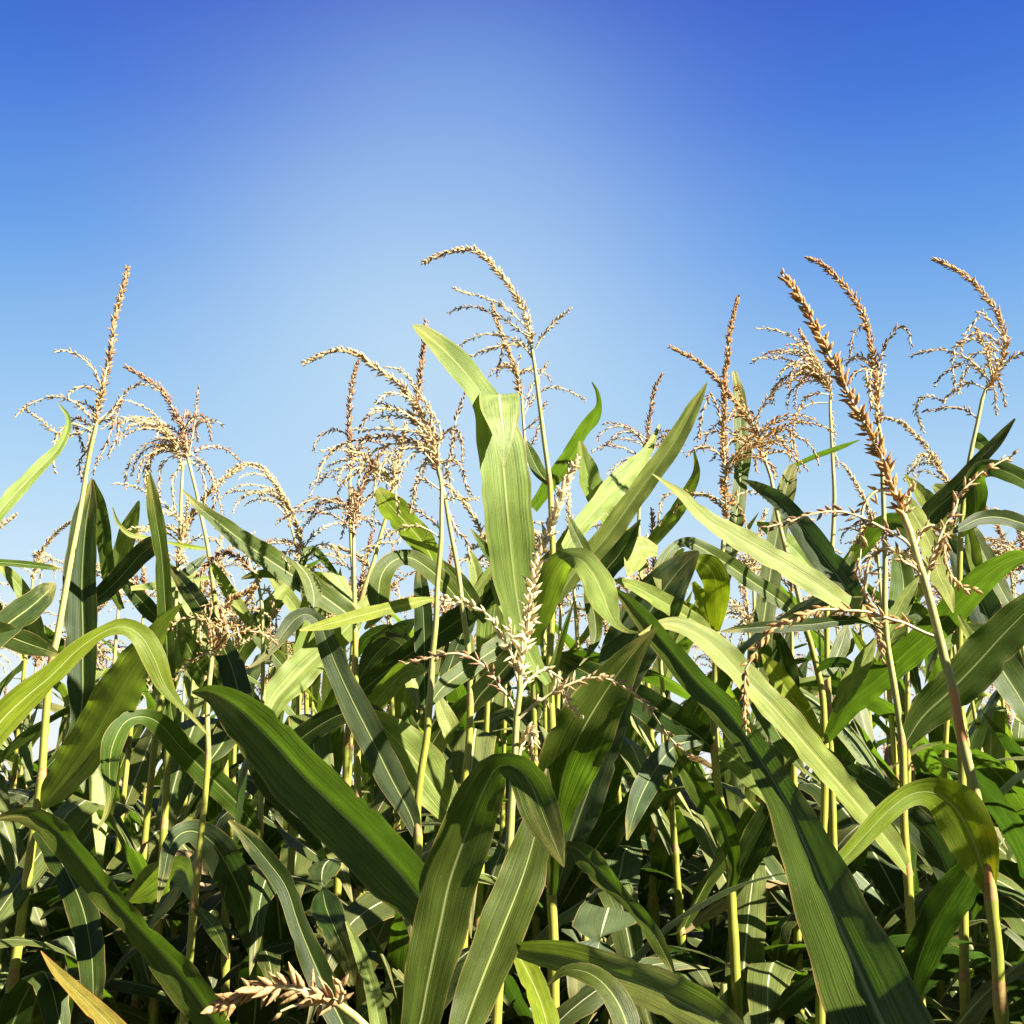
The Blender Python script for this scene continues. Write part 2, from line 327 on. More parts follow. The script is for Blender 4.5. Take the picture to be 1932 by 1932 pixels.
# ---------------------------------------------------------------- plants
def plant_root(loc, label, group):
    o = bpy.data.objects.new('corn_plant', None); COL.objects.link(o); o.location = loc; o.empty_display_size = 0.1
    o['label'] = label; o['category'] = 'corn plant'; o['group'] = group
    return o
G_FRONT = 'corn plants in the front of the field'
G_BACK = 'corn plants deeper in the field'
bpy.context.view_layer.update()
def stalk_mesh(path, r0, r1, nodes, redtop=False, red=()):
    """path bottom -> top; nodes: fractions of the length with a swollen joint"""
    n = 90; c = crom(path, n); s = np.linspace(0, 1, n)
    rad = r0*0.92 + (r1-r0*0.92)*s**2.8
    mat = np.where(s > (max(nodes) if nodes else 0.6), 1, 0)
    for q in nodes:
        rad = rad*(1 + 0.22*np.exp(-((s-q)/0.006)**2)) ; rad = np.where(s > q, rad*0.975, rad)
        mat = np.where(np.abs(s-q) < 0.005, 2, mat)
    for a, b in red: mat = np.where((s > a) & (s < b), 3, mat)
    rad = rad*1.12 + 0.0008
    mb = MB(); tube(mb, c, rad, 12, mat)
    return mb.mesh('stalk', [M_STALK, M_PED, M_NODE, M_RED])
HERO = {}
class Hero:
    def __init__(s, key, d, stalk, label, r0=0.011, r1=0.0036, nodes=(), spike=None, tm='t', branches=(), auto=0, bias=None, blen=0.17, size=1.0, low=0, seed=1, red=(), sub=True):
        s.key, s.d, s.tm = key, d, tm
        pts = [P(x, y, d) for x, y in stalk][::-1]                    # now bottom -> top
        b, nx = pts[0], pts[min(2, len(pts)-1)]
        sl = (nx-b)/max(nx[2]-b[2], 0.05); z = b[2]; ext = []
        k = 5
        for i in range(k):
            f = (k-i)/k; ext.append(b - sl*np.array([1, 0.3, 0])*z*f*(0.75) + np.array([0, 0, -z*f-sl[2]*0]) + np.array([0, 0, 0]))
        ext = [np.array([e[0], e[1], max(z*(1-(k-i)/k), 0.0)]) for i, e in enumerate(ext)]
        path = np.array(ext + pts)
        s.root = plant_root(ext[0], label, G_FRONT); s.off = Vector(ext[0]); s.path = path
        L = np.concatenate([[0], np.cumsum(np.linalg.norm(np.diff(path, axis=0), axis=1))]); L /= L[-1]
        # joints given by picture height -> fraction along the stalk
        zz = [P(966, y, d)[2] for y in nodes]; nf = [float(np.interp(v, path[:, 2], L)) for v in zz]
        nf += [q for q in np.arange(0.08, min(nf) if nf else 0.6, 0.085)]
        rf = [(float(np.interp(P(966, b_, d)[2], path[:, 2], L)), float(np.interp(P(966, a_, d)[2], path[:, 2], L))) for a_, b_ in red]
        s.child('stalk', stalk_mesh(path, r0, r1, sorted(nf), red=rf))
        s.top = path[-1]
        if spike:
            sp = [path[-1]] + [P(x, y, d + (0 if len(q) < 3 else q[2])) for q in spike for x, y in [q[:2]]]
            s.tas = s.child('tassel', spike_mesh('tassel', sp, tm, seed, size)); s.sp = np.array(sp)
            for i, br in enumerate(branches):
                m = br[0] if isinstance(br[0], str) else tm; pp = br[1:] if isinstance(br[0], str) else br
                pth = [P(q[0], q[1], d + (0.03*((i % 3)-1))*(j/len(pp)) + (q[2] if len(q) > 2 else 0)) for j, q in enumerate(pp)]
                s.sub('tassel_branch', branch_mesh('tassel_branch', pth, m, seed*100+i, size))
            r = np.random.default_rng(seed+50); cs = crom(s.sp, 40)
            for i in range(auto):
                st = cs[int(r.uniform(0, 0.28)*39)]
                az = r.uniform(0, 6.28) if bias is None else R(bias) + r.normal(0, 0.8)
                L_ = blen*r.uniform(0.7, 1.3)
                pth = droop_path(st, az, R(r.uniform(35, 75)), L_, R(r.uniform(70, 170)), r)
                s.sub('tassel_branch', branch_mesh('tassel_branch', pth, tm, seed*100+40+i, size))
        # lower leaves, below what the picture shows of this plant
        r = np.random.default_rng(seed+9)
        for i in range(low):
            z = 0.25 + (min(pts[0][2], 1.3)-0.35)*i/max(low-1, 1) if low > 1 else 0.8
            b = np.array([np.interp(z, path[:, 2], path[:, k]) for k in range(3)]); b[2] = z
            mb = MB(); auto_leaf(mb, b, r.uniform(0, 6.28), r.uniform(0.5, 0.7), 0.085, R(r.uniform(35, 60)), R(r.uniform(60, 120)), seed*31+i)
            s.child('leaf', mb.mesh('leaf', [LM[r.choice(['g', 'd', 'd'])]]))
        HERO[key] = s
    def child(s, name, me):
        me.transform(__import__('mathutils').Matrix.Translation(-s.off)); return link(name, me, s.root)
    def sub(s, name, me):
        me.transform(__import__('mathutils').Matrix.Translation(-s.off)); return link(name, me, s.tas)
    def leaf(s, st, d, mat='g', t=0.3, v=0.20, ruf=0.05, extra=(), label=None):
        mb = MB(); sd = int(abs(st[0][0]*7+st[0][1]*13+len(st)))
        traced_strip(mb, st, d, t, v, ruf, sd)
        for st2, d2, t2 in extra: traced_strip(mb, st2, d2, t2, 0.05, 0.02, sd+1)
        o = s.child('leaf', mb.mesh('leaf', [LM[mat]]))
        if label: o['label'] = label
        return o

Hero('A', 2.4, [(182,800),(168,863),(156,936),(146,992),(133,1060),(120,1133),(107,1207),(98,1243),(90,1309),(84,1382),(78,1471),(70,1520),(63,1574),(51,1659),(40,1740),(20,1880)],
     'corn plant with a tall straight tan tassel spike, furthest left of the upright ones', 0.0115, 0.0038, (1243,1471), 
     [(187,765),(190,753),(198,711),(205,679),(212,643),(215,609),(227,562),(235,530),(241,507)], 't',
     [[(180,806),(174,795),(159,775),(132,755),(103,749),(73,755),(49,767),(30,785)],
      [(182,800),(196,793),(210,782),(225,755),(242,736),(259,726),(278,725),(295,735),(310,741)],
      ['b',(183,795),(215,770),(229,753),(223,777),(215,799),(207,819),(198,845),(185,867),(176,892)],
      ['b',(183,798),(205,790),(222,800),(224,815),(217,835),(205,860)],
      [(178,808),(168,801),(170,818),(165,862),(156,899)],
      ['b',(178,812),(150,790),(135,796),(146,814),(154,838),(163,862)],
      [(176,815),(140,800),(115,812),(100,850),(104,890)],
      [(178,806),(128,822),(100,812),(72,788),(48,772)],
      ['b',(178,812),(172,840),(150,870),(155,905)]], auto=3, bias=185, blen=0.12, low=3, seed=3)
Hero('B', 2.7, [(354,863),(371,931),(376,958),(391,1028),(403,1114),(412,1220),(420,1330),(425,1450),(425,1600),(425,1860)],
     'corn plant with an arched tassel drooping left, beside the tall straight one', 0.0105, 0.0032, (1114,1330,1500),
     [(350,840),(347,819),(334,787),(317,755),(300,731),(268,711),(240,693)], 'b',
     [[(356,860),(361,833),(369,789),(372,750),(374,731)],
      [(350,850),(381,872),(400,899),(412,936),(420,970)],
      ['t',(352,860),(330,830),(305,835),(290,850),(283,880),(285,920)],
      ['t',(352,862),(325,848),(296,850),(268,870),(260,910)],
      ['t',(353,866),(335,858),(310,870),(300,900),(302,945)],
      ['t',(352,858),(320,830),(290,832),(262,850),(240,885),(236,920)],
      ['t',(354,870),(340,880),(325,910),(330,960)],
      [(355,868),(378,885),(388,920),(385,965)],
      [(356,866),(392,880),(405,930),(398,985)]], auto=10, low=3, seed=5)
Hero('C', 3.1, [(345,880),(343,867+40),(342,936),(339,1016),(330,1126),(312,1250),(295,1380),(280,1520),(265,1690),(259,1860)],
     'corn plant with a mop of curled cream tassel branches left of the arched one', 0.0125, 0.0034, (1126,1380,1600),
     [(335,858),(318,842),(298,845),(282,868),(275,900),(278,935)], 'w', auto=14, bias=200, blen=0.20, low=3, seed=6)
Hero('D', 3.6, [(547,986),(562,1042),(570,1100),(575,1200),(578,1330),(580,1500),(580,1860)],
     'corn plant with a small pale tassel hooked left against open sky', 0.0115, 0.0032, (1100,1300),
     [(543,968),(539,954),(526,920),(504,890),(485,878),(462,876),(445,882),(430,890)], 'w', auto=9, bias=190, blen=0.2, low=2, seed=7)
Hero('E', 2.9, [(661,864+20),(660,908),(661,971),(662,1020),(666,1093),(667,1178),(660,1300),(655,1420),(650,1500),(645,1860)],
     'corn plant with a thin upright tassel spike left of the big arched tassel', 0.0100, 0.0030, (1178,1420),
     [(661,864),(659,829),(660,768),(665,719),(672,695),(677,678)], 'b',
     [['w',(661,905),(680,880),(672,850),(640,842),(612,870),(598,905),(580,945),(570,955)],
      [(661,925),(640,905),(615,900),(600,915)],
      ['b',(661,968),(640,958),(610,962),(580,985),(560,1010),(545,1035)]], auto=6, blen=0.18, low=2, seed=8)
Hero('F', 2.8, [(740,925),(731,966),(718,1010),(706,1056),(682,1130),(671,1215),(667,1284),(655,1394),(652,1484),(640,1600),(630,1860)],
     'corn plant with a slanting yellow stalk and dense cream tassel under the big arch', 0.0115, 0.0038, (1130,1394,1410),
     [(745,900),(752,870),(760,830),(765,800)], 'w',
     [[(735,950),(715,935),(695,940),(678,960),(668,1000)],
      [(735,955),(760,990),(752,1020),(720,1025),(690,1035),(655,1050),(628,1045)],
      [(738,940),(728,925),(712,945),(700,985)]], auto=12, bias=200, blen=0.2, low=2, seed=9, red=((1180,1284),))
Hero('G', 2.2, [(826,880),(833,917),(833,959),(832,1020),(825,1105),(823,1166),(816,1240),(812,1313),(809,1338),(806,1386),(794,1460),(787,1533),(789,1582),(789,1618),(786,1680),(782,1860)],
     'corn plant with a large cream tassel arching far to the left', 0.0100, 0.0033, (1338,1582),
     [(824,861),(816,831),(806,802),(792,777),(775,753),(758,729),(728,707),(699,687),(677,670),(648,660),(623,663),(601,672),(575,685)], 'w',
     [[(816,835),(795,820),(765,812),(716,809),(690,812),(668,810)],
      ['b',(818,845),(780,830),(728,824),(684,829),(648,838),(618,861),(601,881)],
      [(820,850),(790,838),(750,836),(712,848),(685,875),(676,915)],
      [(822,856),(800,845),(765,845),(735,860),(712,890),(706,930)],
      [(822,860),(805,850),(780,856),(760,880),(748,925),(752,970)],
      [(790,785),(775,780),(750,773),(732,765),(710,759)],
      [(822,862),(832,820),(822,790),(800,755),(780,725),(758,700),(730,692)],
      [(824,862),(815,800),(806,770),(795,745)],
      [(826,868),(840,880),(848,905),(855,945)],
      ['b',(828,870),(858,868),(872,885),(880,915),(888,935)],
      [(828,940),(850,940),(875,942),(900,941)],
      [(828,880),(806,872),(790,890),(782,930),(784,965)],
      ['b',(832,925),(800,905),(785,915),(778,945),(775,965)],
      [(830,1015),(808,1000),(780,992),(752,1000),(725,1012),(700,1040),(680,1052)],
      ['b',(832,1000),(812,980),(790,965),(772,955)]], auto=3, bias=180, size=1.0, low=2, seed=11)
Hero('H', 2.35, [(826,890),(838,930),(848,991),(863,1069),(872,1142),(882,1215),(887,1288),(887,1338),(884,1411),(877,1472),(872,1560),(875,1745),(870,1880)],
     'corn plant with a thin straight tassel behind the large arched one', 0.0105, 0.0034, (1338,1590),
     [(810,850),(790,800),(780,792),(786,760),(789,738),(794,702),(799,653),(804,609)], 'b',
     [[(853,829+30),(853,829),(862,787),(877,746)],
      [(835,915),(850,860),(858,830),(868,822)],
      [(845,960),(862,1000),(880,1020),(888,1060)]], auto=5, low=2, seed=12)
Hero('J', 2.2, [(1002,650),(1007,679),(1012,716),(1019,772),(1029,850),(1037,906),(1038,922),(1040,971),(1043,1060),(1040,1179),(1036,1277),(1041,1362),(1042,1500),(1041,1600),(1041,1696),(1045,1781),(1046,1900)],
     'centre corn plant with the highest sparse cream tassel and a big folded upright leaf', 0.0105, 0.0030, (910,1300,1696),
     [(1001,643),(996,609),(987,582),(970,553),(951,526),(936,508),(919,489),(899,474),(877,470),(853,474),(826,483),(800,494)], 'w',
     [[(994,618),(975,600),(951,579),(943,573),(911,561),(887,555),(870,549),(857,544)],
      ['b',(1000,640),(980,623),(958,606),(943,598),(924,589),(897,580),(867,581),(847,590)],
      [(1003,675),(985,648),(958,635),(943,632),(911,631),(887,641),(870,650),(853,658)],
      [(1010,658),(1017,645),(1026,631),(1046,609),(1065,592),(1080,578)],
      [(1002,668),(980,651),(943,653),(911,663),(890,672),(875,680)],
      ['b',(1000,660),(975,648),(950,653),(945,672),(940,690)]], size=0.95, low=2, seed=13)
Hero('L', 2.9, [(984,745),(986,777),(990,830),(995,900),(1000,1000),(1005,1200),(1010,1500),(1012,1860)],
     'corn plant with a fuzzy pale tassel partly hidden behind the central stalk', 0.0100, 0.0030, (1000,1250),
     [(980,736),(970,692),(958,662),(943,623),(935,600),(929,575)], 't',
     [[(981,738),(977,704),(978,685),(981,672)],
      [(989,782),(1003,755),(1019,740),(1041,731),(1070,736),(1104,755)],
      [(989,770),(1003,730),(1020,705),(1034,684)],
      [(989,810),(1005,800),(1020,780),(1030,758)],
      ['b',(990,840),(1003,838),(1015,810),(1023,785)]], auto=5, blen=0.1, low=2, seed=14)
Hero('K', 1.7, [(980,1276),(981,1301),(975,1350),(973,1387),(970,1448),(965,1521),(960,1618),(954,1659),(951,1732),(948,1755),(945,1806),(938,1900)],
     'corn plant whose cream tassel with spread side branches stands nearest in the middle', 0.0105, 0.0040, (1752,),
     [(987,1227),(993,1195),(997,1166),(1000,1140),(1002,1118),(1009,1081),(1019,1044),(1034,1000),(1046,971),(1058,934),(1070,903),(1087,868)], 'c',
     [['c',(978,1290),(972,1264),(963,1230),(943,1196),(926,1166),(902,1149),(872,1135),(838,1128)],
      ['b',(974,1345),(958,1313),(943,1296),(936,1284),(911,1255),(882,1238),(853,1233),(814,1240),(765,1253)],
      [(983,1305),(987,1296),(1002,1279),(1024,1265),(1046,1272),(1058,1294),(1073,1325),(1095,1350)],
      ['w',(977,1358),(990,1345),(1007,1330),(1026,1318),(1050,1303),(1080,1289),(1114,1279),(1151,1282),(1178,1296),(1207,1316),(1231,1345),(1251,1375),(1270,1399),(1295,1421)],
      ['w',(972,1445),(978,1435),(985,1400),(997,1378),(1004,1399),(1004,1436),(1002,1472),(1000,1521),(1002,1558),(1011,1579)],
      [(972,1440),(980,1420),(985,1390),(1004,1375),(1012,1395)],
      [(985,1240),(975,1215),(965,1195),(962,1180)]], low=1, seed=15, size=1.3)
Hero('N', 2.5, [(1369,985),(1366,1010),(1360,1080),(1358,1130),(1353,1190),(1348,1300),(1346,1387),(1348,1418),(1353,1472),(1362,1530),(1368,1570),(1378,1640),(1380,1696),(1385,1781),(1390,1880)],
     'corn plant with a dense golden tassel standing right behind the long slanted blade', 0.0125, 0.0045, (1190,1415,1696),
     [(1370,947),(1368,873),(1365,820),(1366,780),(1366,740),(1368,704),(1373,679),(1375,638),(1383,599),(1392,561)], 'o',
     [['b',(1367,870),(1361,800),(1350,760),(1340,745),(1325,780),(1318,830)],
      ['t',(1368,950),(1340,935),(1300,930),(1255,935),(1245,965),(1243,990)],
      [(1368,850),(1380,830),(1400,835),(1420,850),(1428,890)]], auto=12, size=1.05, low=2, seed=16)
Hero('PP', 2.6, [(1440,863),(1454,899),(1464,959),(1478,1020),(1495,1080),(1508,1130),(1518,1179),(1530,1215),(1542,1264),(1552,1313),(1556,1400),(1556,1500),(1552,1620),(1548,1860)],
     'corn plant with a golden tassel leaning left across the dense upright one', 0.0120, 0.0036, (1179,1400,1640),
     [(1430,826),(1420,805),(1407,784),(1383,753),(1363,728),(1344,706),(1317,682),(1290,667),(1266,655)], 'o',
     [['b',(1440,860),(1432,820),(1425,790),(1410,770)],
      ['b',(1445,870),(1450,835),(1470,815),(1490,812),(1495,850)]], auto=16, size=1.0, low=2, seed=17)
Hero('Q', 3.2, [(1214,875),(1210,905),(1205,1000),(1212,1150),(1222,1300),(1232,1450),(1236,1598),(1231,1683),(1234,1860)],
     'corn plant with a small dark purplish spike alone in the gap right of centre', 0.0125, 0.0030, (1150,1598),
     [(1221,838),(1224,801),(1229,765),(1236,731),(1244,715),(1250,706)], 'b',
     [['w',(1214,880),(1195,865),(1175,870),(1155,885),(1145,895)],
      ['w',(1215,885),(1232,850),(1250,830),(1270,815),(1290,800)]], auto=8, blen=0.17, low=2, seed=18)
Hero('R', 1.5, [(1703,971),(1718,1008),(1727,1044),(1742,1088),(1757,1142),(1771,1198),(1781,1240),(1798,1301),(1810,1370),(1822,1425),(1835,1475),(1849,1537),(1862,1610),(1869,1688),(1872,1720),(1881,1793),(1888,1900)],
     'corn plant with the thickest golden tassel, closest on the right, reddish at its lowest joint', 0.0095, 0.0050, (1610+27,1690),
     [(1691,934),(1674,899),(1661,858),(1642,821),(1622,784),(1603,748),(1586,711),(1569,679),(1552,643),(1532,609),(1515,574),(1495,545),(1476,518)], 'o',
     [['b',(1722,1035),(1703,1017),(1671,1000),(1635,981),(1605,969),(1574,965),(1537,969),(1500,981),(1447,995)],
      ['t',(1680,925),(1659,925),(1642,935),(1630,954),(1625,983),(1625,1020),(1622,1056),(1615,1081)],
      ['t',(1725,1055),(1708,1045),(1691,1039),(1666,1035),(1644,1049),(1635,1081),(1632,1118),(1640,1149),(1652,1183),(1662,1215),(1664,1244)],
      ['o',(1771,1203),(1750,1196),(1732,1188),(1708,1176),(1671,1166),(1635,1154),(1586,1152),(1552,1149),(1520,1159),(1488,1174),(1459,1186),(1432,1215),(1420,1240),(1407,1264),(1405,1325),(1408,1387)],
      ['t',(1748,1108),(1754,1069),(1764,1039),(1781,995),(1801,964),(1810,934),(1830,912),(1850,893),(1879,876),(1910,860)],
      ['t',(1725,1040),(1732,1015),(1747,995),(1769,993),(1781,1015),(1784,1056),(1796,1086),(1818,1110),(1840,1113)],
      ['w',(1740,1090),(1725,1070),(1705,1060),(1690,1040)],
      ['w',(1706,975),(1712,950),(1718,930),(1722,915)],
      ['b',(1740,1085),(1760,1060),(1775,1030),(1790,1050)]], low=1, seed=19, size=1.25, red=((1590,1680),(1330,1400)))
Hero('S', 2.2, [(1657,800),(1662,826),(1665,900),(1669,1020),(1670,1069),(1669,1142),(1674,1215),(1684,1276),(1695,1345),(1703,1415),(1705,1488),(1706,1561),(1713,1654),(1718,1732),(1730,1830),(1738,1900)],
     'corn plant with a straight yellow-green stalk and tall thin tassel behind the thick golden one', 0.0100, 0.0032, (1410,1657),
     [(1657,777),(1654,740),(1649,687),(1642,643),(1632,604),(1620,577),(1605,555),(1586,533),(1566,513),(1547,496),(1525,487)], 'o',
     [['b',(1655,740),(1659,684),(1671,648),(1684,631),(1698,616),(1713,628),(1720,653)],
      ['b',(1640,640),(1635,611),(1618,621),(1608,638),(1605,672)],
      ['w',(1650,690),(1630,675),(1612,672),(1595,690)],
      ['w',(1652,700),(1635,700),(1640,740),(1645,770)],
      ['b',(1654,710),(1635,695),(1612,705),(1603,720)],
      ['w',(1656,760),(1664,720),(1668,690)],
      ['w',(1648,690),(1640,720),(1650,765),(1655,785)]], auto=0, low=2, seed=20, red=((1640,1662),))
Hero('T', 2.3, [(1860,735),(1854,750),(1845,794),(1830,863),(1820,930),(1812,1020),(1810,1150),(1812,1300),(1815,1450),(1820,1860)],
     'corn plant at the right edge with a lacy tassel hooked to the left', 0.0105, 0.0036, (930,1150,1400),
     [(1870,720),(1888,690),(1897,650),(1890,615),(1879,587),(1859,560),(1840,535),(1815,516),(1788,501),(1764,490)], 't',
     [['w',(1892,672),(1870,650),(1842,640),(1815,645),(1801,660),(1798,704),(1802,730)],
      ['b',(1888,680),(1860,665),(1830,672),(1810,690),(1781,704),(1764,728)],
      ['w',(1862,735),(1830,723),(1796,740),(1781,757),(1760,748),(1740,750),(1727,770),(1735,795),(1742,814)],
      ['w',(1895,640),(1875,615),(1850,588),(1840,605),(1820,630)],
      ['w',(1866,730),(1880,700),(1876,680),(1862,690),(1850,715)],
      ['b',(1846,792),(1825,775),(1800,768),(1770,772),(1745,775)],
      ['w',(1870,725),(1850,700),(1830,690),(1815,715),(1808,745)]], auto=7, low=2, seed=21)
Hero('U', 3.2, [(1793,916),(1800,960),(1800,1100),(1790,1300),(1780,1500),(1775,1860)],
     'corn plant with a pale feathery tassel bowed left between the two tall right ones', 0.0105, 0.0030, (960,1200),
     [(1774,887),(1752,850),(1727,821),(1698,796),(1680,790),(1662,787)], 'w',
     [[(1790,910),(1765,880),(1740,875),(1718,890),(1706,905)],
      [(1790,912),(1762,895),(1740,888),(1722,905)],
      [(1785,905),(1765,870),(1745,862)]], auto=4, bias=180, blen=0.15, low=2, seed=22)
Hero('V', 2.8, [(1568,740),(1566,765),(1571,872),(1574,936),(1571,1020),(1565,1070),(1560,1160),(1562,1300),(1570,1500),(1580,1860)],
     'corn plant with a tangle of curled brown tassel branches left of the thick golden tassel', 0.0110, 0.0030, (1070,1300),
     [(1560,730),(1552,716),(1540,687),(1525,657),(1515,638),(1509,623)], 't', 
     [['t',(1565,745),(1540,742),(1520,752),(1505,775),(1495,795)],
      ['t',(1565,760),(1530,762),(1505,780),(1497,820),(1505,870),(1508,890)],
      ['w',(1566,765),(1570,790),(1575,850),(1580,880)]], auto=20, bias=190, blen=0.20, low=2, seed=23)
Hero('Y', 2.0, [(400,1236),(398,1260),(393,1309),(391,1360),(393,1407),(392,1439),(386,1513),(377,1598),(373,1647),(366,1708),(361,1769),(356,1830),(350,1900)],
     'shorter corn plant at left whose hanging tassel sits below the skyline in front of leaves', 0.0088, 0.0038, (1439,1650,1708),
     [(405,1220),(415,1205),(417,1180),(422,1155),(436,1130),(464,1118),(480,1108)], 't',
     [[(402,1232),(420,1215),(432,1200),(425,1180)],
      [(403,1228),(393,1180),(400,1145),(392,1140),(381,1163),(378,1190),(377,1215)],
      [(399,1240),(390,1233),(361,1248),(340,1268),(327,1285)],
      [(404,1225),(425,1195),(445,1180),(452,1205)],
      [(400,1240),(395,1262),(385,1285)]], auto=3, blen=0.1, low=1, seed=24, red=((1700,1716),))
Hero('Z', 2.6, [(482,1081),(494,1142),(496,1215),(496,1313),(496,1400),(495,1484),(490,1570),(491,1659),(486,1781),(484,1830),(480,1900)],
     'slim corn plant with a dark tassel arched left over the leaves, left of centre', 0.0095, 0.0030, (1570,1820),
     [(476,1075),(466,1066),(452,1053),(439,1047),(415,1044),(400,1055),(391,1065),(378,1080),(366,1094)], 'b',
     [['w',(484,1090),(476,1110),(478,1150)],['w',(488,1110),(510,1120),(520,1160),(524,1200)],
      ['w',(490,1130),(475,1150),(474,1200)],['w',(492,1150),(510,1170),(515,1215),(508,1260)],['w',(490,1130),(505,1110),(512,1130),(516,1170)]], auto=6, blen=0.12, low=2, seed=25)
Hero('W', 1.02, [(640,1896),(662,1912),(690,1940),(705,1990)],
     'nearest corn plant, only its big light brown tassel showing along the bottom edge', 0.0040, 0.0030, (),
     [(625,1888),(606,1882),(570,1868),(533,1861),(496,1866),(471,1870),(439,1884),(405,1902)], 't',
     [['t',(640,1894),(645,1872),(640,1854)],['t',(610,1882),(600,1892),(560,1896),(530,1908)]], auto=0, low=0, seed=26, size=1.25)
Hero('LF', 1.55, [(-60,1500),(-62,1700),(-66,1900)], 'corn plant just past the left edge, its arched leaf coloured yellow as if backlit at the bend', 0.010, 0.006, (1700,), low=0, seed=27)
Hero('BC', 1.35, [(868,1975),(864,2010)], 'corn plant at the bottom middle with broad dark blades fanning from below', 0.010, 0.008, (), low=0, seed=28)
Hero('BR', 1.15, [(1765,1990),(1768,2030)], 'corn plant at bottom right with the widest long blade crossing to the centre', 0.010, 0.008, (), low=0, seed=29)
Hero('BB', 1.2, [(1400,1975),(1402,2020)], 'corn plant at bottom right of centre with low horizontal olive leaves', 0.010, 0.008, (), low=0, seed=30)
Hero('BL', 1.55, [(420,1960),(422,2000)], 'corn plant low at left with one long dark leaf reaching the left edge', 0.010, 0.008, (), low=0, seed=31)
Hero('X', 0.9, [(250,2010),(252,2040)], 'corn plant at bottom left corner showing only a leaf with an orange edge', 0.010, 0.008, (), low=0, seed=32)

H = HERO
def lf(k, st, d, **kw): H[k].leaf(st, d, **kw)
# ---- centre
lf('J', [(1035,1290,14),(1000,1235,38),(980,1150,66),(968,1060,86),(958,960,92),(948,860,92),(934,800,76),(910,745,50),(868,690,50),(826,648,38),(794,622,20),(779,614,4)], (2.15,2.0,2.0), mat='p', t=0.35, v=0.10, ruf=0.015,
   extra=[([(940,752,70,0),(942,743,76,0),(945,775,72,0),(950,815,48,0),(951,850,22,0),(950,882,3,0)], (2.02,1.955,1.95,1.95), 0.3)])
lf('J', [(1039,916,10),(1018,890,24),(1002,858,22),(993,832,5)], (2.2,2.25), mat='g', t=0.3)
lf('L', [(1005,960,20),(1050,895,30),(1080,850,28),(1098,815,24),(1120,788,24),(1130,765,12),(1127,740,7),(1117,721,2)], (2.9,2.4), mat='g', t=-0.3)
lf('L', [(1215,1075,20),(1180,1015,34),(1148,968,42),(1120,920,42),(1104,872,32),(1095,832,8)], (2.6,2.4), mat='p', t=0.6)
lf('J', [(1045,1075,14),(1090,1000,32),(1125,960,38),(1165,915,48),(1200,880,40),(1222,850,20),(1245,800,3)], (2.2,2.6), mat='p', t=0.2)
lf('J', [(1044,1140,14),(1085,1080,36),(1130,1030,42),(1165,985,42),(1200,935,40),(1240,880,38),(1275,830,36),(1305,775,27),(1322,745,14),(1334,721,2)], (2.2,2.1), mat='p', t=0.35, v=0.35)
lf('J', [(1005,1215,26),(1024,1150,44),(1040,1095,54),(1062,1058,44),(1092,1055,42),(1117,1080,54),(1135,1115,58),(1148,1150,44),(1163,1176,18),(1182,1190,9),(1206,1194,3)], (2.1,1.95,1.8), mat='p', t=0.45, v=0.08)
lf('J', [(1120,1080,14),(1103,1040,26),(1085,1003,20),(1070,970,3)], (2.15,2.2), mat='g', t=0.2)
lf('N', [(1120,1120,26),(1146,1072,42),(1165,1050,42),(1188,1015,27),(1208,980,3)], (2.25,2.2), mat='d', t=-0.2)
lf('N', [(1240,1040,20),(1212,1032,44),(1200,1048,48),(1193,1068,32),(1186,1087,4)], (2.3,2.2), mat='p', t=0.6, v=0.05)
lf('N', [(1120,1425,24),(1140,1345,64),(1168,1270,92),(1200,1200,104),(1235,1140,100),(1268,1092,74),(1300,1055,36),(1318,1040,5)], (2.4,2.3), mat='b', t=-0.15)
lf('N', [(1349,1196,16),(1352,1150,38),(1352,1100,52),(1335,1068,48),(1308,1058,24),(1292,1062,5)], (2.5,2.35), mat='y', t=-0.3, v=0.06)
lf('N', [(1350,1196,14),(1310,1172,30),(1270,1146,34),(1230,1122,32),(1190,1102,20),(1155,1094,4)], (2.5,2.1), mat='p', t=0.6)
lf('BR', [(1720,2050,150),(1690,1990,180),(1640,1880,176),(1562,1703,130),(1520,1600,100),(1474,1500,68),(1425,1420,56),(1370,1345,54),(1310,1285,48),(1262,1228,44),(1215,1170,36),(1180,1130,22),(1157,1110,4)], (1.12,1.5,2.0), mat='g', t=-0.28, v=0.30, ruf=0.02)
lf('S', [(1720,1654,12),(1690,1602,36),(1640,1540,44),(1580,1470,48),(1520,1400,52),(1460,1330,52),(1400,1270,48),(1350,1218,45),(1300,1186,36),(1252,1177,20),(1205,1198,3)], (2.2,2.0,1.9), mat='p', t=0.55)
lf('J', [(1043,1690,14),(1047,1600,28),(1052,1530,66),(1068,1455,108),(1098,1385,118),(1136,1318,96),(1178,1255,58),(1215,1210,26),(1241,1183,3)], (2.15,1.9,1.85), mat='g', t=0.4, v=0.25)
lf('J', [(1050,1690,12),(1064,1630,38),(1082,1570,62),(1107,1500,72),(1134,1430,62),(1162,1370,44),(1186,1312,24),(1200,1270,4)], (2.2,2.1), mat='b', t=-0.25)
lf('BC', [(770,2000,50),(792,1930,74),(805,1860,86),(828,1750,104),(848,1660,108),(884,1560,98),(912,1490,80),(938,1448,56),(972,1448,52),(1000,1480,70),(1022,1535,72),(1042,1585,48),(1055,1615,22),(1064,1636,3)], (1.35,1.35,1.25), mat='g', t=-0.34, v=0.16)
lf('BC', [(860,1990,40),(882,1920,68),(912,1840,84),(948,1750,90),(985,1655,88),(1010,1570,66),(1025,1500,38),(1032,1450,6)], (1.4,1.5), mat='g', t=-0.34, v=0.18)
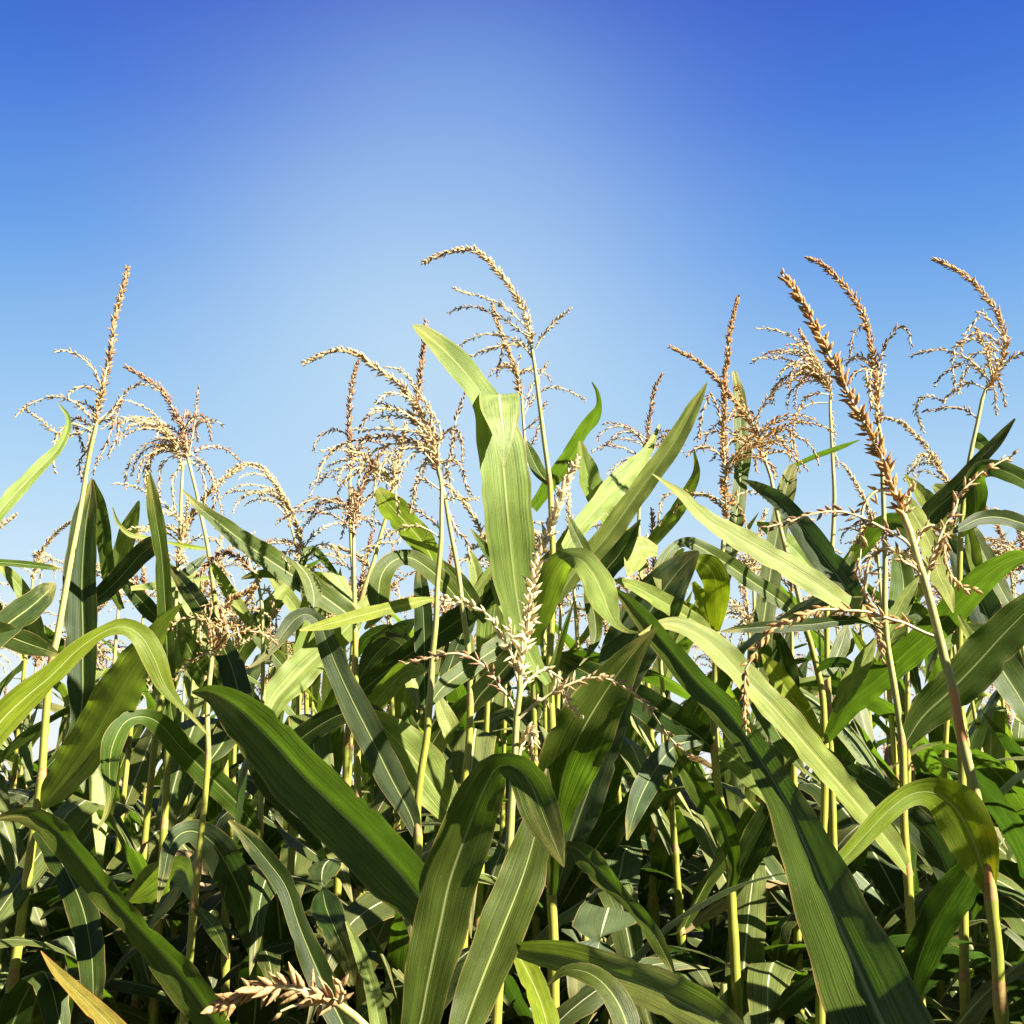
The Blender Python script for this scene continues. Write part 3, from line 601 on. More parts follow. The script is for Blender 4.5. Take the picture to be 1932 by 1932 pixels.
lf('K', [(948,1752,10),(966,1780,28),(995,1830,40),(1020,1885,46),(1035,1940,44),(1040,1990,10)], (1.7,1.55), mat='y', t=0.5)
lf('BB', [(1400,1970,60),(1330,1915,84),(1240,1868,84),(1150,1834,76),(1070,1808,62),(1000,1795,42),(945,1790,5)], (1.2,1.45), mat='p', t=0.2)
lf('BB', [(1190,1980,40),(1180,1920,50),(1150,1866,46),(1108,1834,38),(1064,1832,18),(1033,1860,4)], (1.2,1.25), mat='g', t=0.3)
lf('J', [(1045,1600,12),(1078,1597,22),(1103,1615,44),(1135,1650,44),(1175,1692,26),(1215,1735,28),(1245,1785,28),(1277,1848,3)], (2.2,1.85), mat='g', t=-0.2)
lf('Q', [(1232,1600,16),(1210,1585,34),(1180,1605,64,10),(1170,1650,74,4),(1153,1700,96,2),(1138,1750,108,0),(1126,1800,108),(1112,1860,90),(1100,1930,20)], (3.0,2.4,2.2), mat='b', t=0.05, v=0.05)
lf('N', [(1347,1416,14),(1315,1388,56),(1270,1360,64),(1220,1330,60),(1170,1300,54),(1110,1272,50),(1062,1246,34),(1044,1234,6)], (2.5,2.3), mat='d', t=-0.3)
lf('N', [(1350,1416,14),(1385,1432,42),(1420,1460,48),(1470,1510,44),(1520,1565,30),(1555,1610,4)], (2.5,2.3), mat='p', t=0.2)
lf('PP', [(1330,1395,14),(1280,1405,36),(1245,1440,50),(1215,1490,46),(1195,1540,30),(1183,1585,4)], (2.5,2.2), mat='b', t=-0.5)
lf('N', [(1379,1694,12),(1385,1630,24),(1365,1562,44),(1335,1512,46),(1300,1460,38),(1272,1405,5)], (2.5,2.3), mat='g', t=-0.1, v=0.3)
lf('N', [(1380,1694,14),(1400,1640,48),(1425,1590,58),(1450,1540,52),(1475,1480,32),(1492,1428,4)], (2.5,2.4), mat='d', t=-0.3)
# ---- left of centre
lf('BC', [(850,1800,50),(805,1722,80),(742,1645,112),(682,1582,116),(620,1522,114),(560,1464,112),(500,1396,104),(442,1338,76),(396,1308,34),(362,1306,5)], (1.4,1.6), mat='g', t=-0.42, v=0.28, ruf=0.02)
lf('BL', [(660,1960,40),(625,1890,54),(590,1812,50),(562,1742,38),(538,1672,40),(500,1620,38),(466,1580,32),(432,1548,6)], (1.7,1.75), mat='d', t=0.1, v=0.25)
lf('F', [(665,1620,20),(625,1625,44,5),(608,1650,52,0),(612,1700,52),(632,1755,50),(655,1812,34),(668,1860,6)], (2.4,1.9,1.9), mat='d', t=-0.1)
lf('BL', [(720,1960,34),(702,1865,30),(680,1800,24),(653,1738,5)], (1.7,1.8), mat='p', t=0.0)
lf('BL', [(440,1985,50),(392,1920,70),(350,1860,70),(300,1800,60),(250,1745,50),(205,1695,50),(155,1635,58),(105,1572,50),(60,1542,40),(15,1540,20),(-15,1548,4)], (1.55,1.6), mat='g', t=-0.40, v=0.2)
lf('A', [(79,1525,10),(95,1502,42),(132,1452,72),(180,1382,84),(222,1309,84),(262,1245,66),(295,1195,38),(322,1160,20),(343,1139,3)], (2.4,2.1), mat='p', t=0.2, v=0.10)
lf('LF', [(-60,1440,60),(0,1362,60),(46,1317,52),(98,1273,44),(146,1226,34),(195,1192,24),(232,1182,32),(266,1200,44),(290,1240,46),(311,1292,34),(335,1325,16),(362,1352,9),(396,1390,3)], (1.55,1.65), mat='y', t=0.2, v=0.06, label='arched leaf, coloured yellow-green as if backlit where it bends')
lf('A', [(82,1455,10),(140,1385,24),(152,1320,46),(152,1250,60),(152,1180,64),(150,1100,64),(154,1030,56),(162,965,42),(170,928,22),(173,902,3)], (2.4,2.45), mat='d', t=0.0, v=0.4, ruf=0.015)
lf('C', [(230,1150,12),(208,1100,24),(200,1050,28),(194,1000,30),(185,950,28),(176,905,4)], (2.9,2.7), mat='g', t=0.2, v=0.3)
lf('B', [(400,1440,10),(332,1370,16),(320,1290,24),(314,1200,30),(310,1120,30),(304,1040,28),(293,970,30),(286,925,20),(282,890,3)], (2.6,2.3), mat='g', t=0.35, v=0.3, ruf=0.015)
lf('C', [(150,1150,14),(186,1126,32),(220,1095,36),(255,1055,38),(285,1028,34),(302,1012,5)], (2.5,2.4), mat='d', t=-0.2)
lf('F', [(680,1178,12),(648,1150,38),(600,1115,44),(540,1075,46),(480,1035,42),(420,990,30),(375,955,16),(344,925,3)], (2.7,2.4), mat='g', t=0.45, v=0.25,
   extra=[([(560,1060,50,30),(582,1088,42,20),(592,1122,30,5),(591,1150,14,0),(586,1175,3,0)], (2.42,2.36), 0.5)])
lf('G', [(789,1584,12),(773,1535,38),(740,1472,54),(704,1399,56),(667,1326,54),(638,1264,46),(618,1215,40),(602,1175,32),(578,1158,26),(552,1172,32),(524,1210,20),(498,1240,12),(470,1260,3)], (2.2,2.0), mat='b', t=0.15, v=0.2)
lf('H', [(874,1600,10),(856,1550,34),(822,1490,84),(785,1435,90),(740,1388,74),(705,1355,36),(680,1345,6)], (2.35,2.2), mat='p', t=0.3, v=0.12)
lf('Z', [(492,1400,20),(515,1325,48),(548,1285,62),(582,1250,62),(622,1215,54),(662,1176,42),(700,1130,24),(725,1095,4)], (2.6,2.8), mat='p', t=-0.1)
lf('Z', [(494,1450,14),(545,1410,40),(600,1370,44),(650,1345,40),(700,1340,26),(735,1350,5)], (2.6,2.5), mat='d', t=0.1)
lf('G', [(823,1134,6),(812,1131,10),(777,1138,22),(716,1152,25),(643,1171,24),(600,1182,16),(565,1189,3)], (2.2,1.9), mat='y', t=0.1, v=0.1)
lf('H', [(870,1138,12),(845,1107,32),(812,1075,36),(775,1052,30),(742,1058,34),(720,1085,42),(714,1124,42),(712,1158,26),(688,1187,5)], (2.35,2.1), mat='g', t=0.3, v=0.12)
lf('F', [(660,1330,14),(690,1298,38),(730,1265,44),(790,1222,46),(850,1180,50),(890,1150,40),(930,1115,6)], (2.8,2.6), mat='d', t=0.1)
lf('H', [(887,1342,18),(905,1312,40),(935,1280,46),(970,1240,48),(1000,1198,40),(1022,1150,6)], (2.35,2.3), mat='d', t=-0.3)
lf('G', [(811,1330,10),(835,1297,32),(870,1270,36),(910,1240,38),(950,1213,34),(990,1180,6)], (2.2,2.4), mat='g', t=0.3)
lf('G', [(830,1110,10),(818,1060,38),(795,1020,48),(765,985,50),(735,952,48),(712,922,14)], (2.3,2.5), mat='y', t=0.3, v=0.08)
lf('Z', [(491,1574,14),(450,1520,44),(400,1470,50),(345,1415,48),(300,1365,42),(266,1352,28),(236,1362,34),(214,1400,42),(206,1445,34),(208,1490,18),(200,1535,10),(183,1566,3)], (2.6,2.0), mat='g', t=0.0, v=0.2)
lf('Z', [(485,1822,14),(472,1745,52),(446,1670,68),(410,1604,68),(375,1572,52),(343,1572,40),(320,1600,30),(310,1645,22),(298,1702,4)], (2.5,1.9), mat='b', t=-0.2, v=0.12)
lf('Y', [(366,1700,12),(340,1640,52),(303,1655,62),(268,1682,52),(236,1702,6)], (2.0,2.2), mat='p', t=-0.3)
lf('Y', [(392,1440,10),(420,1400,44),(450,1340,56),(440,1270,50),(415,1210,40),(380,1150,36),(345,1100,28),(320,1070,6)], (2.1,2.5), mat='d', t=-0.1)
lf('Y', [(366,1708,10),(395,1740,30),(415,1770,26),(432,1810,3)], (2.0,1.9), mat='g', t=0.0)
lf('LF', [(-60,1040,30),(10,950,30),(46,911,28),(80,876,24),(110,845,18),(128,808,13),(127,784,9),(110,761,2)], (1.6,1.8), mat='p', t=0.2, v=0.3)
lf('LF', [(-50,1230,50),(20,1172,54),(60,1142,52),(90,1115,38),(104,1100,6)], (1.7,1.9), mat='d', t=-0.2)
lf('LF', [(-50,1180,40),(20,1202,46),(60,1217,42),(95,1229,22),(112,1236,4)], (1.7,1.9), mat='d', t=-0.1)
lf('LF', [(-30,1060,12),(20,1062,13),(60,1066,13),(95,1070,10),(117,1074,2)], (1.7,1.9), mat='g', t=0.0)
lf('X', [(250,1985,60),(200,1925,46),(150,1876,32),(105,1830,19),(77,1794,2)], (0.9,0.95), mat='o', t=0.3, label='leaf tip edged in orange')
lf('A', [(60,1560,10),(110,1620,50),(150,1700,60),(170,1790,55),(175,1880,40),(172,1930,5)], (2.4,2.1), mat='d', t=0.0)
lf('C', [(262,1760,10),(225,1800,50),(190,1770,50),(165,1720,40),(150,1660,5)], (3.0,2.5), mat='d', t=0.0)
# ---- right of centre
lf('N', [(1362,1100,10),(1240,1040,20),(1215,1045,16),(1240,1010,24),(1272,972,27),(1300,925,23),(1314,890,14),(1309,845,2)][1:], (2.7,2.5), mat='p', t=0.2)
lf('S', [(1669,1182,10),(1630,1156,26),(1586,1132,36),(1537,1100,42),(1488,1069,44),(1439,1040,42),(1383,1008,40),(1334,978,32),(1285,932,17),(1231,894,2)], (2.2,2.0), mat='p', t=0.5, v=0.12)
lf('PP', [(1520,1180,10),(1480,1138,28),(1420,1096,32),(1360,1055,30),(1310,1026,24),(1281,1026,17),(1256,1050,21),(1241,1085,18),(1247,1120,3)], (2.6,2.3), mat='g', t=0.4)
lf('S', [(1673,1172,9),(1600,1170,18),(1530,1178,24),(1460,1182,23),(1400,1186,16),(1360,1192,3)], (2.2,2.1), mat='d', t=-0.1)
lf('PP', [(1556,1400,10),(1470,1380,24),(1435,1310,38),(1434,1240,42),(1445,1150,42),(1458,1060,40),(1472,980,36),(1484,922,34),(1494,886,22),(1500,874,4)], (2.6,2.7), mat='g', t=0.2, v=0.2)
lf('S', [(1670,1200,10),(1640,1165,30),(1612,1130,50),(1580,1085,58),(1545,1040,54),(1510,990,44),(1470,945,32),(1430,918,18),(1400,905,3)], (2.3,2.5), mat='b', t=-0.2, v=0.3)
lf('V', [(1500,878,8),(1540,860,10),(1580,846,10),(1622,830,2)], (2.8,2.6), mat='g', t=0.0)
lf('PP', [(1558,1398,16),(1600,1332,48),(1650,1288,54),(1710,1235,56),(1770,1180,58),(1825,1122,56),(1872,1078,46),(1920,1052,30),(1960,1050,4)], (2.6,2.1), mat='g', t=-0.25, v=0.3)
lf('S', [(1703,1412,14),(1740,1355,62),(1790,1308,84),(1842,1255,88),(1892,1200,84),(1950,1140,60),(2000,1080,6)], (2.2,2.1), mat='g', t=-0.3, v=0.15)
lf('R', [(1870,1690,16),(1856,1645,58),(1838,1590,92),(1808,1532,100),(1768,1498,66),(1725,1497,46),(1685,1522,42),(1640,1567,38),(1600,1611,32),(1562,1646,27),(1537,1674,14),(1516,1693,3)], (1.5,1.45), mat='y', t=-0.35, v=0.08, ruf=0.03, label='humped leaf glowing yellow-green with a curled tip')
lf('S', [(1718,1900,20),(1732,1825,60),(1762,1750,76),(1800,1690,78),(1832,1640,56),(1856,1600,5)], (2.0,1.8), mat='d', t=0.1)
lf('U', [(1810,1040,20),(1775,985,32),(1750,945,32),(1727,918,22),(1707,895,3)], (3.0,2.7), mat='p', t=0.2)
lf('U', [(1705,940,24),(1732,983,40),(1757,1032,44),(1770,1080,40),(1787,1115,28),(1799,1156,3)], (2.2,2.0), mat='p', t=0.2, v=0.06)
lf('T', [(1735,1000,30),(1762,965,46),(1795,935,46),(1822,905,38),(1850,866,26),(1885,828,20),(1915,790,4)], (2.3,2.2), mat='d', t=-0.1)
lf('T', [(1812,1010,14),(1838,975,34),(1842,935,42),(1840,905,40),(1855,885,34),(1890,885,36),(1940,910,30),(1980,950,4)], (2.3,2.1), mat='g', t=0.3)
lf('T', [(1940,990,30),(1890,976,30),(1850,978,26),(1820,992,18),(1788,1008,4)], (2.3,2.2), mat='d', t=-0.1)
lf('T', [(1930,1310,50),(1900,1250,60),(1870,1180,66),(1840,1110,58),(1812,1055,42),(1785,1008,5)], (2.4,2.5), mat='b', t=-0.3)
lf('T', [(1812,1180,14),(1850,1200,50),(1885,1250,60),(1930,1320,60),(1970,1400,5)], (2.3,2.3), mat='g', t=0.1)
lf('T', [(1845,870,14),(1862,850,30),(1845,830,26),(1838,815,4)], (2.3,2.4), mat='g', t=-0.2)
lf('T', [(1930,1180,20),(1890,1110,30),(1860,1050,32),(1835,1000,20),(1828,980,4)], (2.6,2.6), mat='g', t=0.2)
lf('S', [(1706,1660,10),(1790,1650,46),(1760,1590,60),(1690,1520,56),(1625,1475,50),(1575,1430,20),(1555,1410,4)][1:], (2.5,2.4), mat='b', t=-0.3)
lf('N', [(1420,690,3),(1385,700,10),(1395,745,22),(1398,800,30),(1402,850,32),(1398,900,28),(1392,960,28),(1380,1040,24),(1362,1130,12)][::-1][:-1], (2.5,2.75), mat='g', t=0.2, v=0.2)
lf('V', [(1562,1100,10),(1620,1040,30),(1650,1000,36),(1690,985,34),(1740,1020,30)], (2.9,2.7), mat='g', t=0.0)
lf('S', [(1672,1205,10),(1690,1160,40),(1705,1110,52),(1700,1070,40),(1690,1030,5)], (2.3,2.5), mat='g', t=-0.3, v=0.3)
lf('PP', [(1540,1290,10),(1570,1255,26),(1590,1210,30),(1600,1170,4)], (2.6,2.7), mat='g', t=0.2)
lf('N', [(1353,1194,10),(1400,1260,36),(1440,1330,44),(1480,1400,40),(1520,1460,4)], (2.5,2.6), mat='g', t=0.3)


# ---- more blades of the tangle behind the front ones
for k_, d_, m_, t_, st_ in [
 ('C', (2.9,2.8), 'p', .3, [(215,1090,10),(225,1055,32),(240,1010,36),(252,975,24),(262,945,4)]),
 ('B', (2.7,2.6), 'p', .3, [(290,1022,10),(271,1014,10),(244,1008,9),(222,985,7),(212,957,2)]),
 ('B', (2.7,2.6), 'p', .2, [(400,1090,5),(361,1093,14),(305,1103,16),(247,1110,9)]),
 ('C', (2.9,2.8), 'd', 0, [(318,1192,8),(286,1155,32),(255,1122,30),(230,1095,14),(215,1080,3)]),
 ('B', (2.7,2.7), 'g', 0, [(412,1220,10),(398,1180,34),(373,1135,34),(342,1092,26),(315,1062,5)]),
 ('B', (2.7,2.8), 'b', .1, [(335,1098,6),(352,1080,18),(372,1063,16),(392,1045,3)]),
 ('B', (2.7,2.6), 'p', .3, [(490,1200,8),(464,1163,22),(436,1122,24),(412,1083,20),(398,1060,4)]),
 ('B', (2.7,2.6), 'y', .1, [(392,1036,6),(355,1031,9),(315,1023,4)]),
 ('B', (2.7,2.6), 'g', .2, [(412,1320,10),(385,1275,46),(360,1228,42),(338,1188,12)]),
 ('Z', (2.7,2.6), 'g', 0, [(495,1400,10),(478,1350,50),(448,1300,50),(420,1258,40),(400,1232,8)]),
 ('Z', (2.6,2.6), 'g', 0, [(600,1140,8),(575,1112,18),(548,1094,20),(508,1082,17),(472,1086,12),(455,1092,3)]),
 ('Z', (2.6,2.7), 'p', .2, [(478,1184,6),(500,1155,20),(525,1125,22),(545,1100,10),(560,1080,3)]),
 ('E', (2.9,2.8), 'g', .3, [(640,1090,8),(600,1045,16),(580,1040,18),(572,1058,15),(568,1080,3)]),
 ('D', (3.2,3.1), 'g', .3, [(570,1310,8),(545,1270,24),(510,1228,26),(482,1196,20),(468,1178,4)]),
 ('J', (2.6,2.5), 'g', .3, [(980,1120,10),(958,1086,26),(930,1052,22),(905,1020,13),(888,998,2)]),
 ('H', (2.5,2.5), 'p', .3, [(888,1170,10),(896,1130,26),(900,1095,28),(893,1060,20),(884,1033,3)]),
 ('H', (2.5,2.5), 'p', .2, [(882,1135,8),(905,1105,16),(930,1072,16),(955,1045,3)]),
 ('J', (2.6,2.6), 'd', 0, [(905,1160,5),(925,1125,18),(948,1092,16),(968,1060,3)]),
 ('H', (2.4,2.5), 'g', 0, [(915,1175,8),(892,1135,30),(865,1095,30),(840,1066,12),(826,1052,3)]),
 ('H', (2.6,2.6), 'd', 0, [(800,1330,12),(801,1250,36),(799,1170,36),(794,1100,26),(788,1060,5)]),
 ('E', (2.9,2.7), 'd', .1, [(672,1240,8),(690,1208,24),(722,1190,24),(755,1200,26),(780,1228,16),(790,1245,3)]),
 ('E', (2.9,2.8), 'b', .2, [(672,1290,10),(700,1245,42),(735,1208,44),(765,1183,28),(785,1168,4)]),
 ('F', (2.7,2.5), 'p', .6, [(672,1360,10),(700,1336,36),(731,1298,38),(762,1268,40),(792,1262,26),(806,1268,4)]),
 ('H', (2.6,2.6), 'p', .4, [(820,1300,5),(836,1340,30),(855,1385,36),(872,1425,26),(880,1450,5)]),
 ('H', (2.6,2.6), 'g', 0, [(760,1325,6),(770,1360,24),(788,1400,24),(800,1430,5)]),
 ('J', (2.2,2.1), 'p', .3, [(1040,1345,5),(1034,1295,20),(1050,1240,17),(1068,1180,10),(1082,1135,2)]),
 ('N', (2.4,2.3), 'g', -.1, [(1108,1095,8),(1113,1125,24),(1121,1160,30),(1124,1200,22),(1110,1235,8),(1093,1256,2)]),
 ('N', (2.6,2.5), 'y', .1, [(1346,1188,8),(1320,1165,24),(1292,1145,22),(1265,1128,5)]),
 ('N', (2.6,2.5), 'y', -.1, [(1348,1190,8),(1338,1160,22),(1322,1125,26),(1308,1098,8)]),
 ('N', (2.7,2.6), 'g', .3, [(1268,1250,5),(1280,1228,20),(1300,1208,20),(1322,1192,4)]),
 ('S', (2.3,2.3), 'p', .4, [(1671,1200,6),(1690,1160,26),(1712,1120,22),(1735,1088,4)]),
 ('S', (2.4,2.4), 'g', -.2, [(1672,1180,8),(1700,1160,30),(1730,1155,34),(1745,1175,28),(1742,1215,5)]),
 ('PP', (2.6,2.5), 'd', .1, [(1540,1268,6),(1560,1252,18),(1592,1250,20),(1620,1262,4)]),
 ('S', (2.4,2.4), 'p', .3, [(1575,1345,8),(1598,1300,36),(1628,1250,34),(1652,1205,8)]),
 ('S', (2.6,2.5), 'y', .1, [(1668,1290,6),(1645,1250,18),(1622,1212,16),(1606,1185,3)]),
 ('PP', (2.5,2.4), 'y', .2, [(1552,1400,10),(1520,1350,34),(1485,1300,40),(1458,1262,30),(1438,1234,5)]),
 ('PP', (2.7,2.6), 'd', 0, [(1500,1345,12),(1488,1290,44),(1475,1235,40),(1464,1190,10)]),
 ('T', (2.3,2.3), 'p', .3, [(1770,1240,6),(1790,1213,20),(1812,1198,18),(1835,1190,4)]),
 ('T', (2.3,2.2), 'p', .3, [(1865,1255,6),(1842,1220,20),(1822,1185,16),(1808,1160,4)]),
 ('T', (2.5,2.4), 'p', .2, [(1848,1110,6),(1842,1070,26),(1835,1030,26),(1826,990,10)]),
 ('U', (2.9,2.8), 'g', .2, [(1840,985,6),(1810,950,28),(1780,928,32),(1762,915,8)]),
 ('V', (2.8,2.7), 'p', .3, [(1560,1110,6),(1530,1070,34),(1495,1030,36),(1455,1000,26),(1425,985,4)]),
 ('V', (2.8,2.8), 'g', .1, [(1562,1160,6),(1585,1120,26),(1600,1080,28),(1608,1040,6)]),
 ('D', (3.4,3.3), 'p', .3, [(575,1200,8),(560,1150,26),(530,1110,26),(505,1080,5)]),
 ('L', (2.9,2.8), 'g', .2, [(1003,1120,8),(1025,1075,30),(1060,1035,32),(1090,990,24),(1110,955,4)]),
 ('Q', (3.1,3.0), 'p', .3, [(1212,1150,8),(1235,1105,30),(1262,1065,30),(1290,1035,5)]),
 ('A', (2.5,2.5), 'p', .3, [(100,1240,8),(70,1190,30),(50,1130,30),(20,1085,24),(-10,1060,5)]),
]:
    lf(k_, st_, d_, mat=m_, t=t_)

# ---------------------------------------------------------------- the rest of the field: variants and their copies
def variant(i, tall=1.0, lod=0):
    r = np.random.default_rng(500+i)
    root = plant_root((0, 0, 0), 'corn plant among the crowded ones behind the front plants', G_BACK)
    Ht = r.uniform(2.0, 2.2); lean = r.normal(0, 0.05, 2)
    path = np.array([[lean[0]*s**1.6, lean[1]*s**1.6, Ht*s] for s in np.linspace(0, 1, 8)])
    nn = list(np.arange(0.09, 0.90, 0.088))
    me = stalk_mesh(path, 0.0120, 0.0034, nn); link('stalk', me, root)
    az0 = r.uniform(0, 6.28)
    for j, q in enumerate(nn[1:]):
        z = Ht*q; b = (np.interp(z, path[:, 2], path[:, 0]), np.interp(z, path[:, 2], path[:, 1]), z)
        top = q > 0.62
        az = az0 + (j % 2)*math.pi + r.normal(0, 0.35)
        L = (0.58 if q > 0.8 else 0.80)*r.uniform(0.8, 1.15); wm = (0.074 if q > 0.8 else 0.094)*r.uniform(0.85, 1.12)
        if q > 0.72 and r.random() < 0.22: continue
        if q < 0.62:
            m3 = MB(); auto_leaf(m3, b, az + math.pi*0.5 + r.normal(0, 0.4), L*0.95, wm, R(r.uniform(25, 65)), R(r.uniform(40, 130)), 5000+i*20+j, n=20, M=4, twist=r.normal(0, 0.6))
            link('leaf', m3.mesh('leaf', [LM[r.choice(['g', 'd', 'b', 'n'], p=[.14, .66, .15, .05])]]), root)  # mostly dark green low down, standing in for shade near the ground
        mb = MB(); auto_leaf(mb, b, az, L, wm, R(r.uniform(55, 80) if top else r.uniform(35, 60)), R(r.uniform(15, 100) if top else r.uniform(70, 130)), 900+i*20+j, n=20, M=4 if lod else 6, twist=r.normal(0, 0.5))
        link('leaf', mb.mesh('leaf', [LM[r.choice(['g', 'g', 'd', 'b', 'p', 'y'], p=[.3, .24, .2, .12, .13, .01])]]), root)
    top = path[-1]; tm = r.choice(['t', 'w', 'b', 'w'])
    a = r.uniform(0, 6.28); sp = droop_path(top, a, R(86), r.uniform(0.24, 0.32), R(r.uniform(5, 90)), r)
    tas = link('tassel', spike_mesh('tassel', sp, tm, 60+i), root); cs = crom(sp, 30)
    for j in range(int(r.integers(8, 14))):
        pth = droop_path(cs[int(r.uniform(0, 0.3)*29)], r.uniform(0, 6.28), R(r.uniform(35, 75)), r.uniform(0.12, 0.22), R(r.uniform(60, 165)), r)
        link('tassel_branch', branch_mesh('tassel_branch', pth, tm, 3000+i*20+j), tas)
    return root
def copy_tree(o, parent=None):
    c_ = o.copy(); COL.objects.link(c_)
    if parent is not None: c_.parent = parent
    for ch in list(o.children): copy_tree(ch, c_)
    return c_
NV = 9
def ground_z(y): return -0.55*float(np.clip((y-4.2)/4.5, 0, 1))**1.3 if y > 4.2 else 0.0
protos = [variant(i) for i in range(NV)]
spots = []
rr = np.random.default_rng(77)
y = 2.85; row = 0
while y < 9.2:
    half = 0.4566*y*1.08 + 0.45
    step = 0.21 if y < 4.6 else 0.32
    x = -half + rr.uniform(0, step); ni = 0
    while x < half:
        spots.append((x + rr.normal(0, 0.04), y + rr.normal(0, 0.08), row, ni)); ni += 1; x += step*rr.uniform(0.8, 1.25)
    y += 0.50 if y < 4.6 else 0.72; row += 1
spots = spots[:222]; print('last row', spots[-1])
ORD = ['first','second','third','fourth','fifth','sixth','seventh','eighth','ninth','tenth','eleventh','twelfth','thirteenth','fourteenth','fifteenth','sixteenth','seventeenth','eighteenth','nineteenth','twentieth']
for i, (x, y, row, ni) in enumerate(spots):
    LB = 'corn plant among the crowded ones deep behind the front plants'
    last = i - (len(spots)-NV)
    o = protos[last] if last >= 0 else copy_tree(protos[int(rr.integers(NV))])
    s = rr.uniform(0.93, 1.06); 
    o['label'] = LB
    if row < 4 and ni < 20: o['label'] = '%s corn plant from the left in the %s crowded row behind the front plants' % (ORD[ni], ORD[row])
    if row < 2:
        for ch in list(o.children):
            if ch.name.startswith('leaf') and max(v.co.z for v in ch.data.vertices) > 2.12: bpy.data.objects.remove(ch)
    o.location = (x, y, ground_z(y)); o.rotation_euler = (rr.normal(0, 0.02), rr.normal(0, 0.02), rr.uniform(0, 6.28)); o.scale = (s, s, s)
print('plants', len(spots))

# low leaves and short tillers around the front plants, as whole small plants (no tassel reaches the view)
def short_plant(x, y, Ht, seed, label):
    r = np.random.default_rng(seed); root = plant_root((x, y, 0), label, G_FRONT)
    path = np.array([[0.02*s, 0, Ht*s] for s in np.linspace(0, 1, 6)]); nn = list(np.arange(0.12, 0.95, 0.12))
    link('stalk', stalk_mesh(path, 0.0105, 0.007, nn), root); az0 = r.uniform(0, 6.28)
    for j, q in enumerate(nn[1:]):
        mb = MB(); auto_leaf(mb, (0.02*q, 0, Ht*q), az0 + (j % 2)*math.pi + r.normal(0, 0.5), r.uniform(0.5, 0.72), r.uniform(0.07, 0.09), R(r.uniform(30, 70)), R(r.uniform(60, 120)), seed*7+j, n=26, M=8, twist=r.normal(0, 0.5))
        link('leaf', mb.mesh('leaf', [LM[r.choice(['g', 'd', 'd', 'b'])]]), root)
k = 0
for x, y, h in [(-0.95, 2.45, 1.25), (-0.62, 2.8, 1.3), (-0.25, 2.6, 1.25), (0.15, 2.75, 1.3), (0.42, 2.5, 1.2), (0.75, 2.85, 1.35), (1.0, 2.5, 1.25), (1.25, 2.75, 1.35), (-1.2, 2.75, 1.3), (-0.45, 2.2, 1.1), (0.6, 2.1, 1.1), (-0.1, 2.1, 1.1)]:
    short_plant(x, y, h, 700+k, 'short corn plant without tassel, %s of those low between the taller stalks' % (['second from left','fourth from left','sixth from left','eighth from left','ninth from left','third from right','second from right','rightmost','leftmost','fifth from left','fourth from right','seventh from left'][k])); k += 1
# unseen plants added beside and behind the camera, on the sunny side: they only throw shade; blades that would reach the view are left off
def in_view(me, loc, zs):
    co = np.empty(len(me.vertices)*3, np.float32); me.vertices.foreach_get('co', co); co = co.reshape(-1, 3)*np.array([1, 1, zs]) + np.array(loc) - CAM
    cp, sp = math.cos(PITCH), math.sin(PITCH); dep = co[:, 1]*cp + co[:, 2]*sp; up = -co[:, 1]*sp + co[:, 2]*cp
    ok = dep > 0.01; m = 0.4566*1.06
    return bool((ok & (np.abs(co[:, 0]) < m*dep) & (np.abs(up) < m*dep)).any())
rs = np.random.default_rng(9); side = []
for y in np.arange(-0.7, 2.7, 0.42):
    for dx in (0.30, 0.66, 1.05, 1.45): side.append((max(0.4566*y, 0.12)+dx+rs.normal(0, 0.04), y+rs.normal(0, 0.06)))
side += [(-0.75, 0.7), (-1.1, 1.3), (-1.4, 1.9)]
for q, (x, y) in enumerate(side):
    o = copy_tree(protos[q % NV]); o.location = (x, y, 0); o['group'] = G_FRONT
    o['label'] = 'unseen corn plant added beside the camera to shade the front plants'
    o.scale = (1, 1, 0.88); o.rotation_euler = (0, 0, 0)
    for ch in list(o.children):
        if ch.name.startswith('tassel') or in_view(ch.data, (x, y, 0), 0.88):
            for g_ in list(ch.children): bpy.data.objects.remove(g_)
            bpy.data.objects.remove(ch)

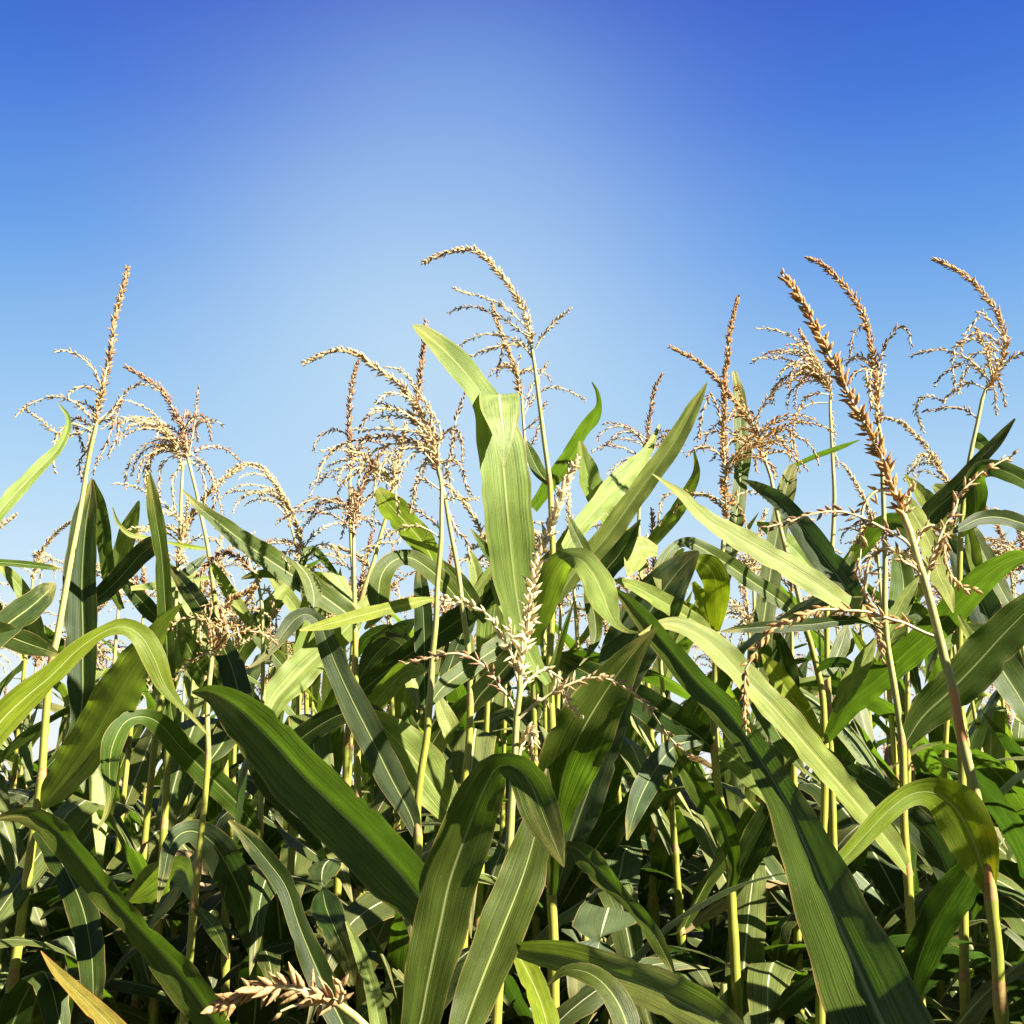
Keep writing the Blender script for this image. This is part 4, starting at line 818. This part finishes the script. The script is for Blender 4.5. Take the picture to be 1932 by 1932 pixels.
# far rows, beyond counting: one mesh
mb = MB(); r = np.random.default_rng(5); slots = [LM['g'], LM['d'], LM['p'], M_STALK, TM['w'], TM['t']]
for y in np.arange(9.9, 30, 1.0):
    half = 0.4566*y*1.08+0.4
    for x in np.arange(-half, half, 0.30 if y < 16 else 0.5):
        bx, by = x+r.normal(0, 0.08), y+r.normal(0, 0.2); Ht = r.uniform(1.95, 2.15)
        zg = ground_z(by); path = np.array([[bx, by, zg], [bx, by, zg+Ht*0.5], [bx, by, zg+Ht]]); tube(mb, path, [0.012, 0.009, 0.004], 4, 3)
        a0 = r.uniform(0, 6.28)
        for j in range(6):
            z = Ht*(0.42+0.09*j); m2 = MB()
            auto_leaf(m2, (bx, by, z+zg), a0+j*math.pi+r.normal(0, .4), r.uniform(.5, .75), .085, R(r.uniform(45, 75)), R(r.uniform(40, 130)), int(r.integers(1e6)), n=8, M=2)
            mb.add(m2.v[0], m2.f[0], int(r.integers(3)), m2.uv[0])
        for j in range(6):
            pth = droop_path(np.array([bx, by, zg+Ht]), r.uniform(0, 6.28), R(88 if j == 0 else r.uniform(35, 75)), r.uniform(.16, .26), R(30 if j == 0 else r.uniform(60, 150)), r, 5)
            tube(mb, pth, np.array([.003, .006, .006, .005, .002]), 3, int(4+r.integers(2)))
far = link('distant_corn', mb.mesh('distant_corn', slots)); far['kind'] = 'stuff'; far['label'] = 'far corn rows merging into one mass toward the horizon'; far['category'] = 'corn field'

# ---------------------------------------------------------------- ground
g = MB(); n = 160
gx = np.linspace(-1, 1, n); gx = np.sign(gx)*np.abs(gx)**3*900
X, Y = np.meshgrid(gx, gx, indexing='ij'); Z = -0.55*np.clip((Y-4.2)/4.5, 0, 1)**1.3
i, j = np.meshgrid(np.arange(n-1), np.arange(n-1), indexing='ij')
g.add(np.stack([X, Y, Z], -1).reshape(-1, 3), np.stack([i*n+j, (i+1)*n+j, (i+1)*n+j+1, i*n+j+1], -1).reshape(-1, 4))
go = link('ground', g.mesh('ground', [M_SOIL])); go['kind'] = 'structure'; go['label'] = 'dark soil under the corn'
